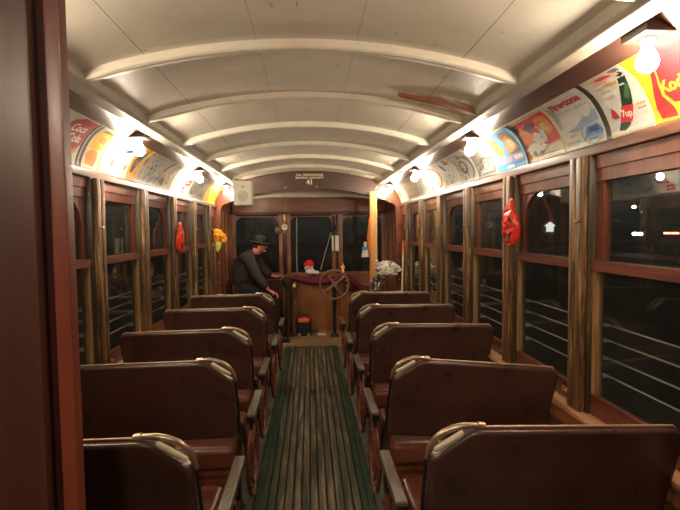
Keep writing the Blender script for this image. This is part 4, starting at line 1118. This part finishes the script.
b = MB(); b.prism([(8.8,1.9),(11,3.0),(13.2,1.9)], 1, 19.6, 22.7); b.build('roof', bm_, e, world=True, smooth=False)
e = empty('parked_car', (11.5,14.5,.72), label='distant dark car with glaring white headlights outside the right windows', cat='car')
b = MB(); b.box((10.2,13.9,.95),(14.4,15.6,1.55), M['dark'], .15, 3); b.box((11.3,14.0,1.5),(13.6,15.5,2.0), M['dark'], .2, 3); b.build('car_body', None, e, world=True)
for x in (10.9, 13.7):
    for y in (13.95,15.55):
        b = MB(); b.lathe([(.28,-.1),(.31,-.07),(.31,.07),(.28,.1)], (x,y,1.03), None, 18, axis=1); b.build('wheel', M['black'], e, world=True)
for (x,y) in ((10.18,14.05),(10.18,13.75+.55)):
    b = MB(); b.ell((x,y,1.33),(.05,.10,.05)); b.build('headlight', emis('headlight',(.85,.95,1.0),4), e, world=True)

# far lamps seen through glass
def farlamp(p, r, c, s, label):
    e = empty('street_lamp', (p[0],p[1],.7), label=label, cat='street lamp')
    b = MB(); b.tube([(p[0]+.3,p[1],.7),(p[0]+.3,p[1],p[2]+.15),(p[0],p[1],p[2]+.12)], .04, n=8); b.build('pole', M['dark'], e, world=True)
    b = MB(); b.ell(p, (r,r,r*.8)); b.build('lamp_head', emis('lamp_glow',c,s), e, world=True)
farlamp((15,21.15,2.47), .09, (1,.55,.2), 5, 'faint orange street lamp seen through the nearest right upper window')
farlamp((12.5,17.2,2.1), .03, (.5,.5,.4), .2, 'dim lamp beside the distant building on the right')
farlamp((15,18.1,1.75), .16, (.55,.9,.95), 1.2, 'bluish white street lamp at the right edge of the photo')
b = MB(); b.box((10.0,12.45,1.33),(10.05,12.75,1.37)); b.box((9.9,11.9,1.0),(11.5,13.0,1.3)); 
e = empty('lit_sign', (10,12.6,.7), label='small red lit strip sign far outside on the right', cat='sign')
b.bm.free(); b = MB(); b.box((10.0,12.32,1.34),(10.04,12.58,1.385)); b.box((10.0,12.65,1.34),(10.04,12.85,1.385)); b.build('red_strip', emis('red_glow',(1,.08,.05),5), e, world=True, smooth=False)
b = MB(); b.box((10.05,12.2,.7),(10.2,12.35,1.5)); b.box((10.05,12.2,1.3),(10.2,12.95,1.42)); b.build('frame', M['dark'], e, world=True, smooth=False)

# ------------------------------------------------------------------ world, lamps, camera
w = bpy.data.worlds.new('night'); S.world = w; w.use_nodes = True
w.node_tree.nodes['Background'].inputs[0].default_value = (.0010,.0013,.0014,1); w.node_tree.nodes['Background'].inputs[1].default_value = 1
# a ceiling lamp in the rear vestibule, behind the photographer
e = empty('dome_lamp', (-.15,-.55,2.33), label='dome lamp on the rear ceiling behind the camera', cat='ceiling lamp')
b = MB(); b.lathe([(.09,0),(.09,-.015),(.07,-.05),(.03,-.07),(.005,-.075)], (0,0,0), None, 24); b.build('diffuser', plain('dome_glow',(1,.9,.75),.4, emit=(1,.80,.58), es=40), e)

e = empty('vestibule_fill_lamp', (-.78,6.42,2.05), label='small added fill lamp on the front vestibule ceiling, unseen behind the brown arch', cat='ceiling lamp')  # added lamp, hidden by the arch, brightens the ceiling band, dash and motorman
b = MB(); b.lathe([(.035,.02),(.04,0),(.03,-.01)], (0,0,0), None, 16); b.build('base', M['brass'], e)
b = MB(); b.lathe([(.015,-.01),(.028,-.03),(.025,-.05),(.004,-.062)], (0,0,0), None, 16); b.build('bulb', plain('vestibule_fill_glow',(1,.9,.75),.4, emit=(1,.83,.61), es=45), e)

cam = bpy.data.cameras.new('camera'); co = bpy.data.objects.new('camera', cam); COL.objects.link(co)
th, ph, ro = 0.0634491340010871, 0.05225643978009138, R(.65)
fw = Vector((math.sin(th)*math.cos(ph), math.cos(th)*math.cos(ph), -math.sin(ph)))
r0 = Vector((math.cos(th), -math.sin(th), 0)); u0 = r0.cross(fw)
rr_ = r0*math.cos(ro) - u0*math.sin(ro); uu_ = u0*math.cos(ro) + r0*math.sin(ro)
mt = Matrix((rr_, uu_, -fw)).transposed().to_4x4(); mt.translation = (0,0,1.55)
co.matrix_world = mt
cam.sensor_width = 36; cam.lens = 475/680*36; cam.clip_start = .02; cam.clip_end = 300
S.camera = co
S.view_settings.view_transform = 'Standard'; S.view_settings.look = 'None'; S.view_settings.gamma = 1
S.view_settings.use_curve_mapping = False; S.view_settings.exposure = 2.3
S.cycles.use_denoising = True; S.cycles.max_bounces = 8; S.cycles.diffuse_bounces = 4; S.cycles.sample_clamp_indirect = 6
